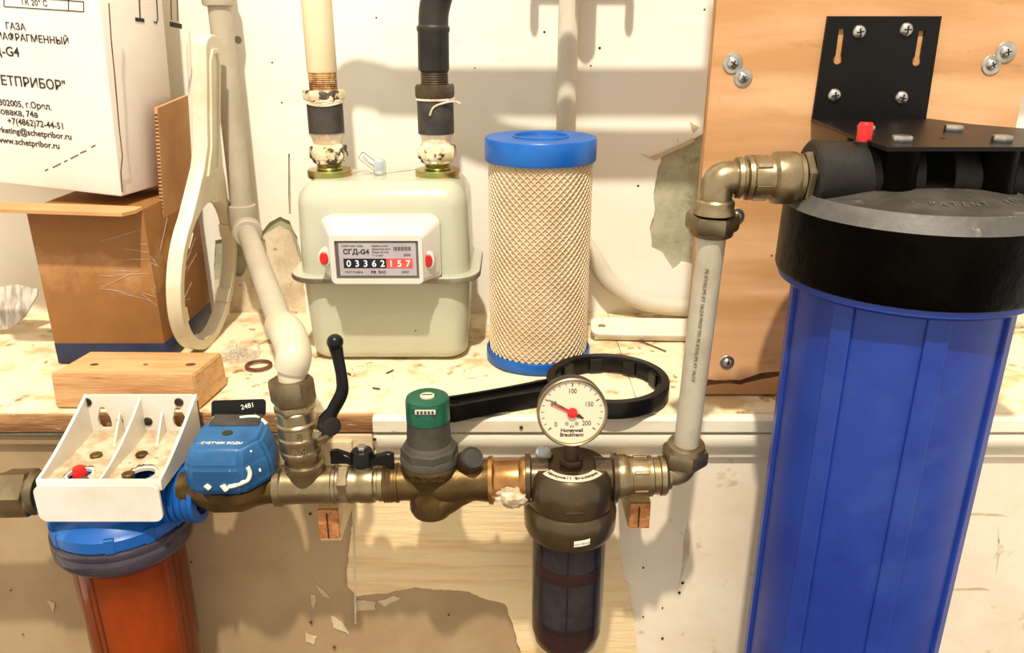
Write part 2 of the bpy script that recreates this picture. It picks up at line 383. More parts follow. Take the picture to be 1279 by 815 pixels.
# ledge: two boards with a joint
bm = new()
def grid_board(bm, x0, x1, y0, y1, z0, z1, nx, ny, amp):
    top = [[bm.verts.new((x0+(x1-x0)*i/nx, y0+(y1-y0)*j/ny, z1+(noise.noise(Vector((i*(x1-x0)/nx*60, j*9.1/ny*2, 3)))-.2)*amp*(0 if j in (0,) else 1))) for j in range(ny+1)] for i in range(nx+1)]
    bot = [[bm.verts.new((x0+(x1-x0)*i/nx, y0+(y1-y0)*j/ny, z0)) for j in (0, ny)] for i in range(nx+1)]
    for i in range(nx):
        for j in range(ny): bm.faces.new((top[i][j], top[i+1][j], top[i+1][j+1], top[i][j+1]))
        bm.faces.new((bot[i][0], bot[i+1][0], top[i+1][0], top[i][0])); bm.faces.new((bot[i][1], top[i][ny], top[i+1][ny], bot[i+1][1]))
        bm.faces.new((bot[i][0], bot[i][1], bot[i+1][1], bot[i+1][0]))
ledge = struct(bpy.data.objects.new('trim_1', None)); COL.objects.link(ledge); ledge.location = (0, .68, ZL)
YE = .676
jx = P(800, 520, YE).x
for x0, x1 in ((-1.1, jx-.0003), (jx+.0003, 1.3)):
    bm = new(); grid_board(bm, x0, x1, YE, .958, .979, ZL, int((x1-x0)/.012), 24, .0012)
    obj('ledge_board', bm, M_ledge, ledge, angle=60)
# raw front edge strip, left of the white moulding
xm = P(468, 530, YE).x
bm = new(); box(bm, (-1.1, YE-.0035, .9805), (xm, YE, .9985), .001); obj('raw_edge_strip', bm, M_raw, ledge)
bm = new(); box(bm, (-1.1, YE-.0045, .9775), (xm-.05, YE-.001, .9795), .0005); obj('metal_edge_strip', bm, M_steelrim, ledge)
bm = new(); box(bm, (-1.1, YE-.001, .966), (xm, YF, .9785), .001); obj('under_ledge_batten', bm, M_low, ledge)
bm = new(); box(bm, (P(360,570,.68).x, .671, .915), (xm-.002, YF-.0003, .9785), .002)
box(bm, (P(410,570,.68).x, .664, .945), (P(445,570,.68).x, .673, .975), .002)
struct(obj('trim_4', bm, M_chip))
def moulding(name, prof, x0, x1, m):
    bm = new(); a = [bm.verts.new((x0, y, z)) for y, z in prof]; b = [bm.verts.new((x1, y, z)) for y, z in prof]
    n = len(prof)
    for i in range(n): bm.faces.new((a[i], a[(i+1)%n], b[(i+1)%n], b[i]))
    bm.faces.new(a); bm.faces.new(b); return struct(obj(name, bm, m))
moulding('trim_2', [(YE-.0002,.9985),(.669,.9985),(.666,.996),(.6655,.985),(.668,.9825),(YE-.0002,.9825)], xm, 1.3, M_trim)
moulding('trim_3', [(YF-.0042,.981),(.6685,.981),(.6672,.979),(.6672,.972),(.6690,.966),(.6725,.962),(.6740,.958),(.6745,.953),(YF-.0042,.952)], xm, 1.3, M_trim)
for a, b in ((651,533),(468,548)):
    p = P(a, b, .665); bm = new(); lathe(bm, [(.0014,0),(.0018,.001),(.0010,.002)], frame((p.x,.6655,p.z),(0,-1,0)), 10); o = struct(obj('trim_5', bm, M_screwd))
bm = new(); box(bm, (-1.6,-1.2,-.02), (1.8,1.0,0)); struct(obj('floor', bm, M_floor))

# ================================================================ BOARD behind the large filter
BY = .711; bx0, bx1 = .1687, .437
B = thing('plywood_board', 'upright plywood board fixed behind the large blue filter', 'board', ((bx0+bx1)/2, BY+.006, ZL))
bm = new(); box(bm, (bx0, BY+.002, 1.001), (bx1, BY+.012, 1.66)); obj('board_core', bm, M_plyedge, B)
slit = wl([(858,476),(880,474),(905,475),(925,474),(950,466),(990,462),(1050,462),(1050,466),(990,467),(950,474),(925,480),(905,479),(882,482),(866,486),(858,486)], BY)
face = [(bx0, 1.002), (bx1, 1.002), (bx1, 1.66), (bx0, 1.66)]
wallplate('face_veneer', [face, rough_loop(slit, .0008, .004, 2)], BY, .002, M_ply, B)
wallplate('cracked_layer', [rough_loop(wl([(856,470),(1050,456),(1050,490),(856,494)], BY), .0003, .01, 2)], BY+.0012, .0009, M_plydark, B)
for a, b, s in ((915,79,1.02),(928,97,.95),(1238,81,1.0),(1256,65,1.05)): screw(P(a,b,BY), (0,-1,0), B, True, s)
screw(P(908,452,BY), (0,-1,0), B, True, .85)
screw(P(919,270,BY), (0,-1,0), B, True, .95)
for a, b in ((961,211),(964,319),(880,12),(1190,200)):
    p = P(a,b,BY); bm = new(); lathe(bm, [(.001,0),(.0008,.0004)], frame((p.x,BY,p.z),(0,-1,0)), 8); obj('knot_mark', bm, M_plydark, B)

# ================================================================ LARGE BLUE FILTER
AX, AY = .293, .575
Fl = thing('large_water_filter', 'large water filter with ribbed blue bowl and black cap on plywood board', 'water filter', (AX, AY, .62))
A0 = Matrix.Translation((AX, AY, 0))
bm = new()
R = .0768
prof = [(.03,.615),(.055,.62),(.068,.635),(.0735,.66),(R-.001,.70),(R,.75),(R,1.158),(.086,1.1595),(.0895,1.162),(.0895,1.1665),(.07,1.1668)]
lathe(bm, prof, A0, 96); bowl = obj('bowl', bm, M_blue, Fl)
d = Vector((-AX, -AY, 0)).normalized(); rt = Vector((-d.y, d.x, 0)); 
if rt.x < 0: rt = -rt
for ph in (-70,-25,20,65,110,155,200,245):
    a = math.radians(ph); n = d*math.cos(a)+rt*math.sin(a); t = Vector((0,0,1)).cross(n)
    bm = new(); M = basis(Vector((AX,AY,0))+n*(R-.0015), t, (0,0,1))
    w0 = .0075 if abs(ph) < 60 else .0055
    box(bm, (-w0,.67,0), (w0,1.1585,.0042), .0008, 1, M); obj('rib', bm, M_blue, bowl)
bm = new()
cap = [(.07,1.167),(.0915,1.1672),(.0925,1.170),(.0915,1.212),(.0905,1.2165)]
lathe(bm, cap, A0, 96, caps=False); skirt = obj('cap', bm, M_capblk, Fl)
bm = new(); lathe(bm, [(.0905,1.2165),(.0845,1.2275),(.0835,1.2278)], A0, 96, caps=False); obj('cap_bevel', bm, M_capgrey, Fl, angle=25)
bm = new(); lathe(bm, [(.0836,1.2278),(.080,1.2270),(.068,1.2290),(.050,1.2330),(.030,1.2352),(.0,1.236)], A0, 96, caps=False); obj('cap_top', bm, M_captop, Fl, angle=25)
bxs = ((.266,.556),(.334,.556),(.266,.616),(.332,.616))
PLZ = 1.2628
for x, y in bxs:
    bm = new(); lathe(bm, [(.0145,1.222),(.0135,1.24),(.0125,PLZ-.0005)], Matrix.Translation((x,y,0)), 28); obj('boss', bm, M_capblk, Fl)
    bm = new(); nut(bm, (x,y,0), (0,0,1), .0068, PLZ+.002, PLZ+.0068, .3); obj('hex_bolt', bm, M_screw, Fl)
# ports
PZc = 1.2375; PA = Vector((AX, AY, PZc))
for s in (-1, 1):
    bm = new(); M = frame(PA, (s,0,0))
    lathe(bm, [(.028,.01),(.0265,.03),(.0255,.052),(.0262,.074),(.0266,.0795),(.0245,.0812),(.019,.0812),(.018,.074)], M, 48, caps=False)
    obj('port', bm, M_blackd, Fl)
bm = new(); p = P(1075,180,AY); lathe(bm, [(.0072,-.006),(.0070,.0005),(.0045,.001)], Matrix.Translation((p.x,AY-.004,PZc+.0255)), 20); obj('button_collar', bm, M_blackd, Fl)
bm = new(); lathe(bm, [(.0050,0),(.0050,.0115),(.0042,.013),(.0001,.0132)], Matrix.Translation((p.x,AY-.004,PZc+.026)), 24); obj('pressure_button', bm, M_red, Fl)
# raised lettering on the cap
txt = 'PATENT'
for i, ch in enumerate(txt+'  '+'PENDING'):
    a = math.radians(-108+i*6.2)
    c = Vector((AX+.066*math.cos(a), AY+.064*math.sin(a), 1.2302)); out = Vector((math.cos(a), math.sin(a), -.35))
    if ch != ' ': text('cap_lettering', ch, .0075, basis(c, (-math.sin(a), math.cos(a), 0), -out), M_capgrey, skirt, 'CENTER', .0, .0003)
# bracket
br = thing('x', 'x', 'x', (0,0,0)); bpy.data.objects.remove(br)
bm = new(); n0 = .708
loops = [[(.2585,PLZ),(.3565,PLZ),(.3545,1.347),(.2605,1.347)]]
def keyhole(a, b, y):
    t = P(a, b, y); w1, w2 = .0026, .0042
    L = .021
    pts = [(t.x-w1, t.z), (t.x+w1, t.z), (t.x+w1, t.z-L)]
    c = (t.x, t.z-L-.003)
    for i in range(9):
        q = PI*.18 - (PI*1.36)*i/8; pts.append((c[0]+w2*math.cos(q), c[1]+w2*math.sin(q)))
    return pts+[(t.x-w1, t.z-L)]
loops += [keyhole(1052,36,n0), keyhole(1152,38,n0)]
bk = wallplate('bracket', loops, n0, .0028, M_blackm, Fl)
poly = [(.2585,.7105),(.3565,.7105),(.372,.665),(.392,.640),(.404,.625),(.404,.532),(.2455,.532),(.248,.60)]
slot = rrect(.288,.57,.312,.60,.006)
plate('bracket_shelf', [poly], Matrix.Translation((0,0,PLZ-.0005)), .0028, M_blackm, bk)
for a, b in ((1073,40),(1132,37),(1042,119),(1126,122)): screw(P(a,b,n0), (0,-1,0), Fl, False, 1.15)

# ================================================================ PIPEWORK RIGHT
def union(name, label, o, ax, r, segs, m, parentname=None):
    pass
U = thing('pipe_union', 'upper nickel pipe union screwed into the large blue filter', 'pipe fitting', (.19, AY, PZc), 'nickel pipe unions')
X = lambda a, b, y: P(a, b, y).x
x0 = X(917,222,AY); x1 = .2118
bm = new(); M = frame((0,AY,PZc), (1,0,0))
L = x1-x0
lathe(bm, [(.010,x0),(.0145,x0+.001),(.0150,x0+.004),(.0128,x0+.0052),(.0128,x0+.007),(.0158,x0+.008),(.0162,x0+.011),(.0148,x0+.0125),(.0148,x0+.024),(.0152,x0+.025),
  (.0152,x0+.026),(.0182,x0+.028),(.0188,x0+.031),(.0188,x0+.041),(.0180,x0+.0435),(.0168,x0+.044),(.0168,x0+.047),(.014,x0+.0475)], M, 40); obj('union_body', bm, M_nickel, U)
for i in range(6):
    a = i*PI/3+.3; n = Vector((0, math.cos(a), math.sin(a))); bm = new()
    Mx = basis(Vector((x0+.018,AY,PZc))+n*.0140, (1,0,0), n.cross(Vector((1,0,0)))); 
    box(bm, (-.0052,-.0018,-.001), (.0055,.0018,.0022), .0004, 1, Mx); obj('grip_rib', bm, M_nickel, U)
bm = new(); nut(bm, (0,AY,PZc), (1,0,0), .0195, x0+.048, x1+.001, .2); obj('hex_nut', bm, M_nickdark, U)

E = thing('pipe_elbow', 'nickel elbow with compression nut at the top of the white riser', 'pipe fitting', (.1475, AY, PZc), 'nickel elbows')
ex = .1475
top = Vector((ex, AY, PZc))
yb = .60; zb = P(855,590,yb).z
riser_b = Vector((ex, yb, P(853,556,yb).z)); riser_t = Vector((ex, AY+.0005, P(888,284,AY).z))
rd = (riser_b-riser_t).normalized()
bm = new(); tube(bm, [top+Vector((.02,0,0)), top+Vector((.008,0,.0002)), top+Vector((.0022,0,-.0018)), top+Vector((0,0,-.008)), top+Vector((0,0,-.020))], [.0112,.0118,.0122,.0118,.0112], 24, 5)
obj('elbow_body', bm, M_nickel, E)
bm = new(); lathe(bm, [(.0125,.0155),(.0138,.017),(.0138,.022),(.0148,.024),(.0152,.026)], frame(top, -Vector((0,0,1))), 36); obj('collar', bm, M_nickel, E)
bm = new(); nut(bm, top, rd, .0195, .0265, .0390, .25); lathe(bm, [(.0165,.0385),(.0160,.042),(.0125,.043)], frame(top, rd), 32); obj('compression_nut', bm, M_nickdark, E)
Rp = thing('riser_pipe', 'white plastic riser pipe between the two nickel elbows', 'pipe', riser_b)
bm = new(); lathe(bm, [(.0104,0),(.0104,(riser_b-riser_t).length+.018)], frame(riser_t-rd*.004, rd), 32); obj('pipe', bm, M_pvc, Rp)
# printed line along the pipe
c0 = riser_t+rd*.03
Mt = basis(c0 + Vector((-.0046,-.00945,0)), rd, Vector((.87,-.49,0)))
text('pipe_print', 'PE-RT/AL/PE-RT 16x2.0 PN10 T95 PE-RT/AL/PE-RT 16x2.0', .0040, Mt, M_stickg2, Rp, bold=0, ext=.0002)

E2 = thing('pipe_elbow', 'nickel elbow with compression nut at the foot of the white riser', 'pipe fitting', (ex, yb, zb), 'nickel elbows')
bt = Vector((ex, yb, zb))
bm = new(); nut(bm, riser_b, rd, .0195, .002, .0165, .4); lathe(bm, [(.0125,-.003),(.0155,-.002),(.0165,.002)], frame(riser_b, rd), 32); obj('compression_nut', bm, M_nickdark, E2)
bm = new(); tube(bm, [riser_b+rd*.012, bt+Vector((0,0,.010)), bt+Vector((-.0035,0,.0025)), bt+Vector((-.010,0,0)), bt+Vector((-.022,0,0))], .0112, 24, 5)
obj('elbow_body', bm, M_nickdark, E2)
def L(px): return P(px, 594+(800-px)*.027, yb)
U2 = thing('pipe_union', 'lower nickel pipe union beside the small brown-headed gauge filter', 'pipe fitting', L(805), 'nickel pipe unions')
o = L(770); ax = (L(840)-o).normalized(); k = (L(840)-o).length
bm = new(); lathe(bm, [(.013,0),(.0185,.0005),(.0192,.003),(.0192,.008),(.0178,.010),(.0178,.012),(.0170,.0125),(.0170,.026),(.0176,.027),(.0176,.030),(.0160,.031),(.0160,.036),(.0172,.037),(.0172,.041),(.0155,.043),(.0125,.044),(.012,k-.002)], frame(o, ax), 40)
obj('union_body', bm, M_nickel, U2)
for i in range(6):
    a = i*PI/3+.35; n = (Vector((0, math.cos(a), math.sin(a)))).normalized(); bm = new()
    Mx = basis(o+ax*.0195+n*.0162, ax, n.cross(ax)); box(bm, (-.006,-.0016,-.001), (.006,.0016,.0022), .0004, 1, Mx); obj('grip_rib', bm, M_nickel, U2)

# ================================================================ GAUGE FILTER
gx = L(713); gx = Vector((gx.x, yb, gx.z))
G = thing('gauge_filter', 'bronze headed sediment filter with smoky clear bowl under the dial', 'water filter', (gx.x, yb, .80))
A1 = Matrix.Translation((gx.x, yb, 0))
bm = new(); lathe(bm, [(.030,.950),(.0360,.953),(.0382,.958),(.0380,.976),(.0360,.984),(.0310,.989),(.018,.9895),(.0,.9897)], A1, 64)
for s in (-1, 1): lathe(bm, [(.018,.02),(.0175,.034),(.0215,.0355),(.0215,.039),(.017,.040)], frame(gx, (s,0,0)), 40)
obj('filter_head', bm, M_bronze, G)
bm = new(); lathe(bm, [(.032,.924),(.0375,.926),(.0400,.932),(.0404,.946),(.0390,.952),(.0355,.9555),(.034,.957)], A1, 64); obj('locking_ring', bm, M_bronze, G)
bm = new(); lathe(bm, [(.0325,.925),(.0325,.822),(.0300,.808),(.024,.800),(.012,.7975),(.0,.797)], A1, 64, caps=False)
bowl = obj('clear_bowl', bm, M_smoke, G)
bm = new(); lathe(bm, [(.026,.926),(.0262,.895)], A1, 48); obj('mesh_screen', bm, M_mesh, bowl)
bm = new(); lathe(bm, [(.0288,.895),(.029,.893),(.029,.886),(.0285,.884)], A1, 48); obj('red_ring', bm, M_dred, bowl)
bm = new(); lathe(bm, [(.0255,.884),(.0255,.835),(.020,.828)], A1, 48); obj('mesh_screen', bm, M_mesh, bowl)
bm = new(); lathe(bm, [(.027,.828),(.027,.812),(.020,.804)], A1, 48); obj('bowl_foot', bm, M_dred, bowl)
for ph in (-60,-5,50,180):
    a = math.radians(ph); n = Vector((math.sin(a), -math.cos(a), 0)); p = Vector((gx.x,yb,0))+n*.0275
    bm = new(); tube(bm, [p+Vector((0,0,.826)), p+Vector((0,0,.924))], .0008 if ph in (-5,) else .0012, 8, smooth=False); obj('cage_rod', bm, M_water, bowl)
# raised arrow, size mark, stickers
def cyl_pt(a, r, z): return Vector((gx.x+r*math.sin(a), yb-r*math.cos(a), z))
text('size_mark', '3/4', .0062, basis(cyl_pt(.0,.0381,.9725), (1,0,0), (0,0,1)), M_copper, G, 'CENTER', .0, .0003)
bm = new()
box(bm, (-.008,-.0004,0), (.006,.0004,.001), 0, 1, basis(cyl_pt(.05,.0381,.9655), (1,.05,0), (0,0,1)))
box(bm, (.001,.0014,0), (.007,.0021,.001), 0, 1, basis(cyl_pt(.05,.0381,.9655), (1,.05,-.35), (0,0,1)))
obj('flow_arrow', bm, M_nickdark, G)
bm = new(); vs = []
for i in range(9):
    a = .02+.34*i/8
    for z, rr in ((.9395,.0406),(.9335,.0404)): vs.append(bm.verts.new(cyl_pt(a+.0, rr+.0002, z+.0012*i/8)))
for i in range(8): bm.faces.new((vs[2*i], vs[2*i+2], vs[2*i+3], vs[2*i+1]))
obj('small_sticker', bm, M_sticker, G)
text('sticker_print', 'Made in Germany', .0021, basis(cyl_pt(.19,.0412,.9363), (1,.2,.08), (0,0,1)), M_ink, G, 'CENTER', 0, .00005)
bm = new(); vs = []
for i in range(17):
    a = -1.0+2.0*i/16
    for rr, z in ((.0210,.9899),(.0272,.9896),(.0298,.9888)): vs.append(bm.verts.new(cyl_pt(a, rr, z+.0003)))
for i in range(16):
    for q in (0, 1): bm.faces.new((vs[3*i+q], vs[3*i+3+q], vs[3*i+4+q], vs[3*i+1+q]))
obj('arc_label', bm, M_stickg, G)
for i, ch in enumerate('Honeywell Braukmann'):
    a = -.86+1.72*i/18
    if ch != ' ': text('label_lettering', ch, .0046, basis(cyl_pt(a, .0272, .9904), (math.cos(a), math.sin(a), 0), (-math.sin(a), math.cos(a), .05)), M_ink, G, 'CENTER', .02, .00005)
# vent screw with clear cap
p = gx+Vector((-.022,.012,.012))
bm = new(); lathe(bm, [(.0075,0),(.0080,.002),(.0075,.005),(.005,.0055)], frame(p, (-.25,-.35,1)), 24); obj('vent_collar', bm, M_bronze, G)
bm = new(); lathe(bm, [(.0068,.004),(.0070,.007),(.0058,.0105),(.003,.0125),(.0,.013)], frame(p, (-.25,-.35,1)), 24, caps=False); obj('vent_knob', bm, M_glass, G)
# gauge
gn = Vector((.02,-.97,.16)).normalized(); gc = P(714.5,514,.578)
Gt = thing('pressure_gauge', 'round pressure gauge with cream dial and red needle above the bronze filter', 'gauge', gc)
Mg = frame(gc, gn, (1,0,0))
bm = new(); lathe(bm, [(.020,-.024),(.024,-.022),(.0275,-.014),(.0282,-.006),(.0285,.0005),(.0280,.0025),(.0268,.0028),(.0266,.0008),(.0264,.0)], Mg, 64); obj('gauge_case', bm, M_dgrey, Gt)
bm = new(); lathe(bm, [(.0284,.0002),(.0284,.0028),(.0274,.0034),(.0264,.0028),(.0262,.0006)], Mg, 64, caps=False); obj('bezel', bm, M_nickel, Gt)
bm = new(); lathe(bm, [(.0263,.0),(.0263,.0008)], Mg, 64); dial = obj('dial', bm, M_face, Gt)
stem_t = gc+Vector((0,.012,-.026)); st = Vector((gx.x, yb, .989))
bm = new(); tube(bm, [st+Vector((0,0,-.002)), st+Vector((0,0,.008)), Vector((gx.x,yb-.004,gc.z-.022))], .0066, 20); nut(bm, (gx.x,yb,0), (0,0,1), .0105, .9895, .9955, .2); obj('stem', bm, M_brnut, Gt)
def dl(a, r, h=.0009): return Mg @ Vector((r*math.sin(a), r*math.cos(a), h))
upd = Mg.to_3x3() @ Vector((0,1,0)); rtd = Mg.to_3x3() @ Vector((1,0,0))
if upd.z < 0: upd = -upd
A_ = lambda v: math.radians(-128+v/200*256)
bm = new()
for v in range(0, 201, 10):
    a = A_(v); big = v % 50 == 0; rd2 = (dl(a,1,0)-dl(a,0,0)).normalized()
    Mx = basis(dl(a, .0225 if big else .0232), rd2, rd2.cross(gn)); box(bm, (-.0014 if big else -.0008, -.00045 if big else -.00025, 0), (.0016, .00045 if big else .00025, .0002), 0, 1, Mx)
obj('tick_marks', bm, M_ink, dial)
for v, rr in ((0,.0165),(50,.0165),(100,.0175),(150,.0150),(200,.0150)):
    c = dl(A_(v), rr, .0010)-upd*.0018
    text('dial_number', str(v), .0056, basis(c, rtd, upd), M_ink, dial, 'CENTER', .005, .00005, .85)
for s, dy in (('Honeywell', -.0165), ('Braukmann', -.0202)): text('dial_lettering', s, .0042, basis(gc+upd*dy+gn*.001, rtd, upd), M_ink, dial, 'CENTER', .03, .00005)
text('dial_lettering', 'psi', .003, basis(gc-upd*.0125+gn*.001, rtd, upd), M_ink, dial, 'CENTER', 0, .00005)
for dx in (-.0042, .0038):
    bm = new(); lathe(bm, [(.0016,.0009),(.0015,.0013)], frame(gc+rtd*dx-upd*.0095, gn), 12); obj('dial_rivet', bm, M_screw, dial)
na = A_(50)
def needle(ang, l0, l1, w, h, m, name):
    r_ = (dl(ang,1,0)-dl(ang,0,0)).normalized(); t_ = r_.cross(gn)
    bm = new(); v = [bm.verts.new(gc+gn*h+r_*l0+t_*w), bm.verts.new(gc+gn*h+r_*l0-t_*w), bm.verts.new(gc+gn*h+r_*l1-t_*w*.25), bm.verts.new(gc+gn*h+r_*l1+t_*w*.25)]
    v2 = [bm.verts.new(q.co+gn*.0004) for q in v]
    bm.faces.new(v); bm.faces.new(v2)
    for i in range(4): bm.faces.new((v[i], v[(i+1)%4], v2[(i+1)%4], v2[i]))
    obj(name, bm, m, Gt)
needle(na+.06, -.010, .0215, .0007, .0013, M_ink, 'black_needle')
needle(na-.06, -.004, .0190, .0011, .0020, M_red, 'red_needle')
needle(na+.06+PI, .005, .0105, .0018, .0012, M_ink, 'needle_tail')
bm = new(); lathe(bm, [(.0040,.002),(.0042,.0035),(.0025,.0042),(.0,.0043)], Mg, 20, caps=False); obj('needle_hub', bm, M_red, Gt)
bm = new(); lathe(bm, [(.0268,.0044),(.0268,.0048)], Mg, 48);
bm.free()

# ================================================================ COUPLING, REGULATOR
def seg(name, m, parent, pxa, pxb, prof, n=40, a0=0):
    """prof rows (radius, fraction) along the pipe line between two stations"""
    a = L(pxa); b = L(pxb); ln = (b-a).length; bm = new(); lathe(bm, [(r, f*ln) for r, f in prof], frame(a, b-a), n, a0); return obj(name, bm, m, parent)
C1 = thing('brass_coupling', 'coppery coupling with a lump of white hemp between regulator and bronze filter', 'pipe fitting', L(636))
seg('coupling_body', M_copper, C1, 610, 664, [(.0155,0),(.0205,.01),(.0210,.10),(.0180,.14),(.0172,.18),(.0172,.70),(.0185,.74),(.0195,.80),(.0195,.88),(.0165,.92),(.0165,1)])
bm = new(); bmesh.ops.create_icosphere(bm, subdivisions=4, radius=1); c = L(640)+Vector((.001,-.013,-.0075))
for v in bm.verts:
    n = v.co.copy(); k = 1+.32*noise.noise(n*3)+.20*noise.noise(n*8)+.1*noise.noise(n*18); v.co = c+Vector((n.x*.0158, n.y*.0085, n.z*.0100))*k
obj('hemp_sealant', bm, M_hemp, C1, angle=80)

rc = L(538)
Rg = thing('pressure_regulator', 'brass pressure regulator with a green adjusting cap', 'pressure regulator', rc)
A2 = Matrix.Translation((rc.x, yb, 0)); zc = rc.z
bm = new()
lathe(bm, [(.012,zc-.0310),(.0165,zc-.0300),(.0188,zc-.025),(.0188,zc-.010),(.0175,zc-.002),(.0200,zc+.006),(.0245,zc+.013),(.0250,zc+.020),(.0240,zc+.022)], A2, 48)
a = L(487); b = L(612); ln = (b-a).length
lathe(bm, [(.0165,0),(.0165,.06*ln),(.0172,.065*ln),(.0172,.09*ln),(.0158,.095*ln),(.0155,.15*ln),(.0160,.3*ln),(.018,.45*ln),(.0195,.6*ln),(.0185,.75*ln),(.0172,.86*ln),(.0180,.94*ln),(.0190,ln)], frame(a, b-a), 40)
# curved outlet belly
tube(bm, [rc+Vector((-.004,-.001,-.016)), rc+Vector((.008,-.001,-.016)), rc+Vector((.020,0,-.008)), rc+Vector((.034,0,0))], [.0148,.0160,.0160,.0165], 28)
obj('regulator_body', bm, M_brass, Rg, angle=50)
bm = new(); lathe(bm, [(.024,zc+.0215),(.0252,zc+.0225),(.0250,zc+.0265),(.0236,zc+.0285)], A2, 48); obj('flange', bm, M_dgrey, Rg)
bm = new(); lathe(bm, hexp(.0245, zc+.027, zc+.0365), A2, 8, .2); obj('hex_collar', bm, M_dgrey, Rg)
zt = 1.053
bm = new(); lathe(bm, [(.0215,zc+.0360),(.0205,zc+.0385),(.0188,zc+.040),(.0178,zt-.020)], A2, 48); obj('spring_housing', bm, M_dgrey, Rg)
bm = new(); lathe(bm, [(.0172,zt-.0205),(.0184,zt-.0205),(.0184,zt-.004),(.0176,zt-.001),(.0160,zt),(.0068,zt),(.0064,zt-.0012)], A2, 64); gcap = obj('adjusting_cap', bm, M_green, Rg)
bm = new(); lathe(bm, [(.0062,zt-.001),(.0060,zt+.0008),(.0050,zt+.0012)], A2, 24); obj('cap_screw', bm, M_stickg, gcap)
bm = new(); box(bm, (rc.x-.0045,yb-.0006,zt+.0008), (rc.x+.0045,yb+.0006,zt+.0016)); obj('screw_slot', bm, M_screwd, gcap)
bm = new(); box(bm, (rc.x-.0085,yb-.0190,zt-.0080), (rc.x+.0085,yb-.0150,zt-.0035), .0008); obj('scale_window', bm, M_stickg, gcap)
bm = new(); box(bm, (rc.x-.0105,yb-.0186,zt-.0033), (rc.x+.0105,yb-.0150,zt-.0020), .0005); obj('window_lip', bm, M_green, gcap)
for i in range(5):
    bm = new(); x_ = rc.x-.006+i*.003; box(bm, (x_-.0008,yb-.0193,zt-.0072), (x_+.0008,yb-.0188,zt-.0044)); obj('scale_mark', bm, M_ink, gcap)
q = P(588,573,yb-.010); qd = Vector((.42,-.62,.72)).normalized(); base = q-qd*.022
bm = new(); tube(bm, [base, q], .0100, 24, smooth=False); obj('side_boss', bm, M_brass, Rg)
bm = new(); lathe(bm, [(.0085,-.002),(.0098,0),(.0098,.004),(.0090,.0052),(.0080,.0048),(.0078,.0040),(.0,.004)], frame(q, qd), 32); obj('plug', bm, M_dgrey, Rg)
text('cast_lettering', 'BRAUKMANN', .0046, basis((rc.x, yb-.0254, zc+.0150), (1,0,0), (0,0,1)), M_brass, Rg, 'CENTER', .02, .0006)

# ================================================================ BUTTERFLY VALVE
V = thing('ball_valve', 'nickel ball valve with a black butterfly handle left of the regulator', 'valve', L(455))
seg('valve_body', M_nickel, V, 436, 488, [(.0150,0),(.0165,.02),(.0172,.06),(.0166,.14),(.0160,.2),(.0166,.3),(.0172,.5),(.0166,.62),(.0150,.66),(.0150,.72),(.0158,.74),(.0158,1)])
seg('hex_end', M_nickel, V, 426, 437, [(r,h) for r,h in hexp(.0175,0,1)], 6, .05)
seg('thread_ring', M_brass, V, 480, 493, [(.016,0),(.0172,.1),(.0165,.25),(.0172,.4),(.0165,.55),(.0172,.7),(.016,1)])
vc = L(455); hz = vc.z
bm = new(); lathe(bm, [(.0085,.010),(.0085,.020),(.0078,.024)], frame(vc, (0,0,1)), 24); obj('stem', bm, M_nickdark, V)
wp = [(-.027,-.0050),(-.024,-.0065),(-.010,-.0058),(-.006,-.0075),(.006,-.0075),(.010,-.0055),(.022,-.0065),(.026,-.0050),(.026,.0050),(.022,.0060),(.010,.0050),(.006,.0078),(-.006,.0078),(-.010,.0050),(-.024,.0060),(-.027,.0050)]
bm = new(); lathe(bm, [(.0088,.0185),(.0100,.0200),(.0100,.0300),(.0085,.0325),(.003,.033)], frame(vc, (0,0,1)), 28); handle = obj('butterfly_handle', bm, M_black, V)
for s in (-1, 1):
    bm = new(); prof = [(.006,.022,.0050),(.014,.0245,.0038),(.022,.0235,.0030),(.0275,.0225,.0026)]
    vs = []
    for x, z, t in prof:
        h = .0035 if x < .01 else (.0042 if x < .02 else .0062)
        vs.append([bm.verts.new(vc+Vector((s*x, a*t-s*.10*x, z+b*h+(.002 if x > .02 else 0)))) for a, b in ((-1,-1),(1,-1),(1,1),(-1,1))])
    for A, B2 in zip(vs, vs[1:]):
        for i in range(4): bm.faces.new((A[i], A[(i+1)%4], B2[(i+1)%4], B2[i]))
    bm.faces.new(vs[0]); bm.faces.new(vs[-1]); 
    bmesh.ops.bevel(bm, geom=list(bm.edges), offset=.0006, segments=1, affect='EDGES'); obj('wing', bm, M_black, handle)
bm = new(); nut(bm, vc, (0,0,1), .0045, .033, .0365, .1); obj('handle_nut', bm, M_screw, V)

# ================================================================ TEE
T = thing('pipe_tee', 'nickel pipe tee under the lever ball valve', 'pipe fitting', L(385))
seg('tee_run', M_nickel, T, 345, 428, [(.0150,0),(.0178,.01),(.0180,.10),(.0165,.13),(.0160,.3),(.0160,.86),(.0172,.88),(.0172,.93),(.0165,.94),(.0165,.96),(.0150,1)])
tc = L(384); bv = P(375,530,yb)
bm = new(); lathe(bm, [(.0150,.004),(.0158,.015),(.0172,.018),(.0172,.0235),(.0150,.025)], frame(tc, (0,0,1)), 40); obj('tee_branch', bm, M_nickel, T)

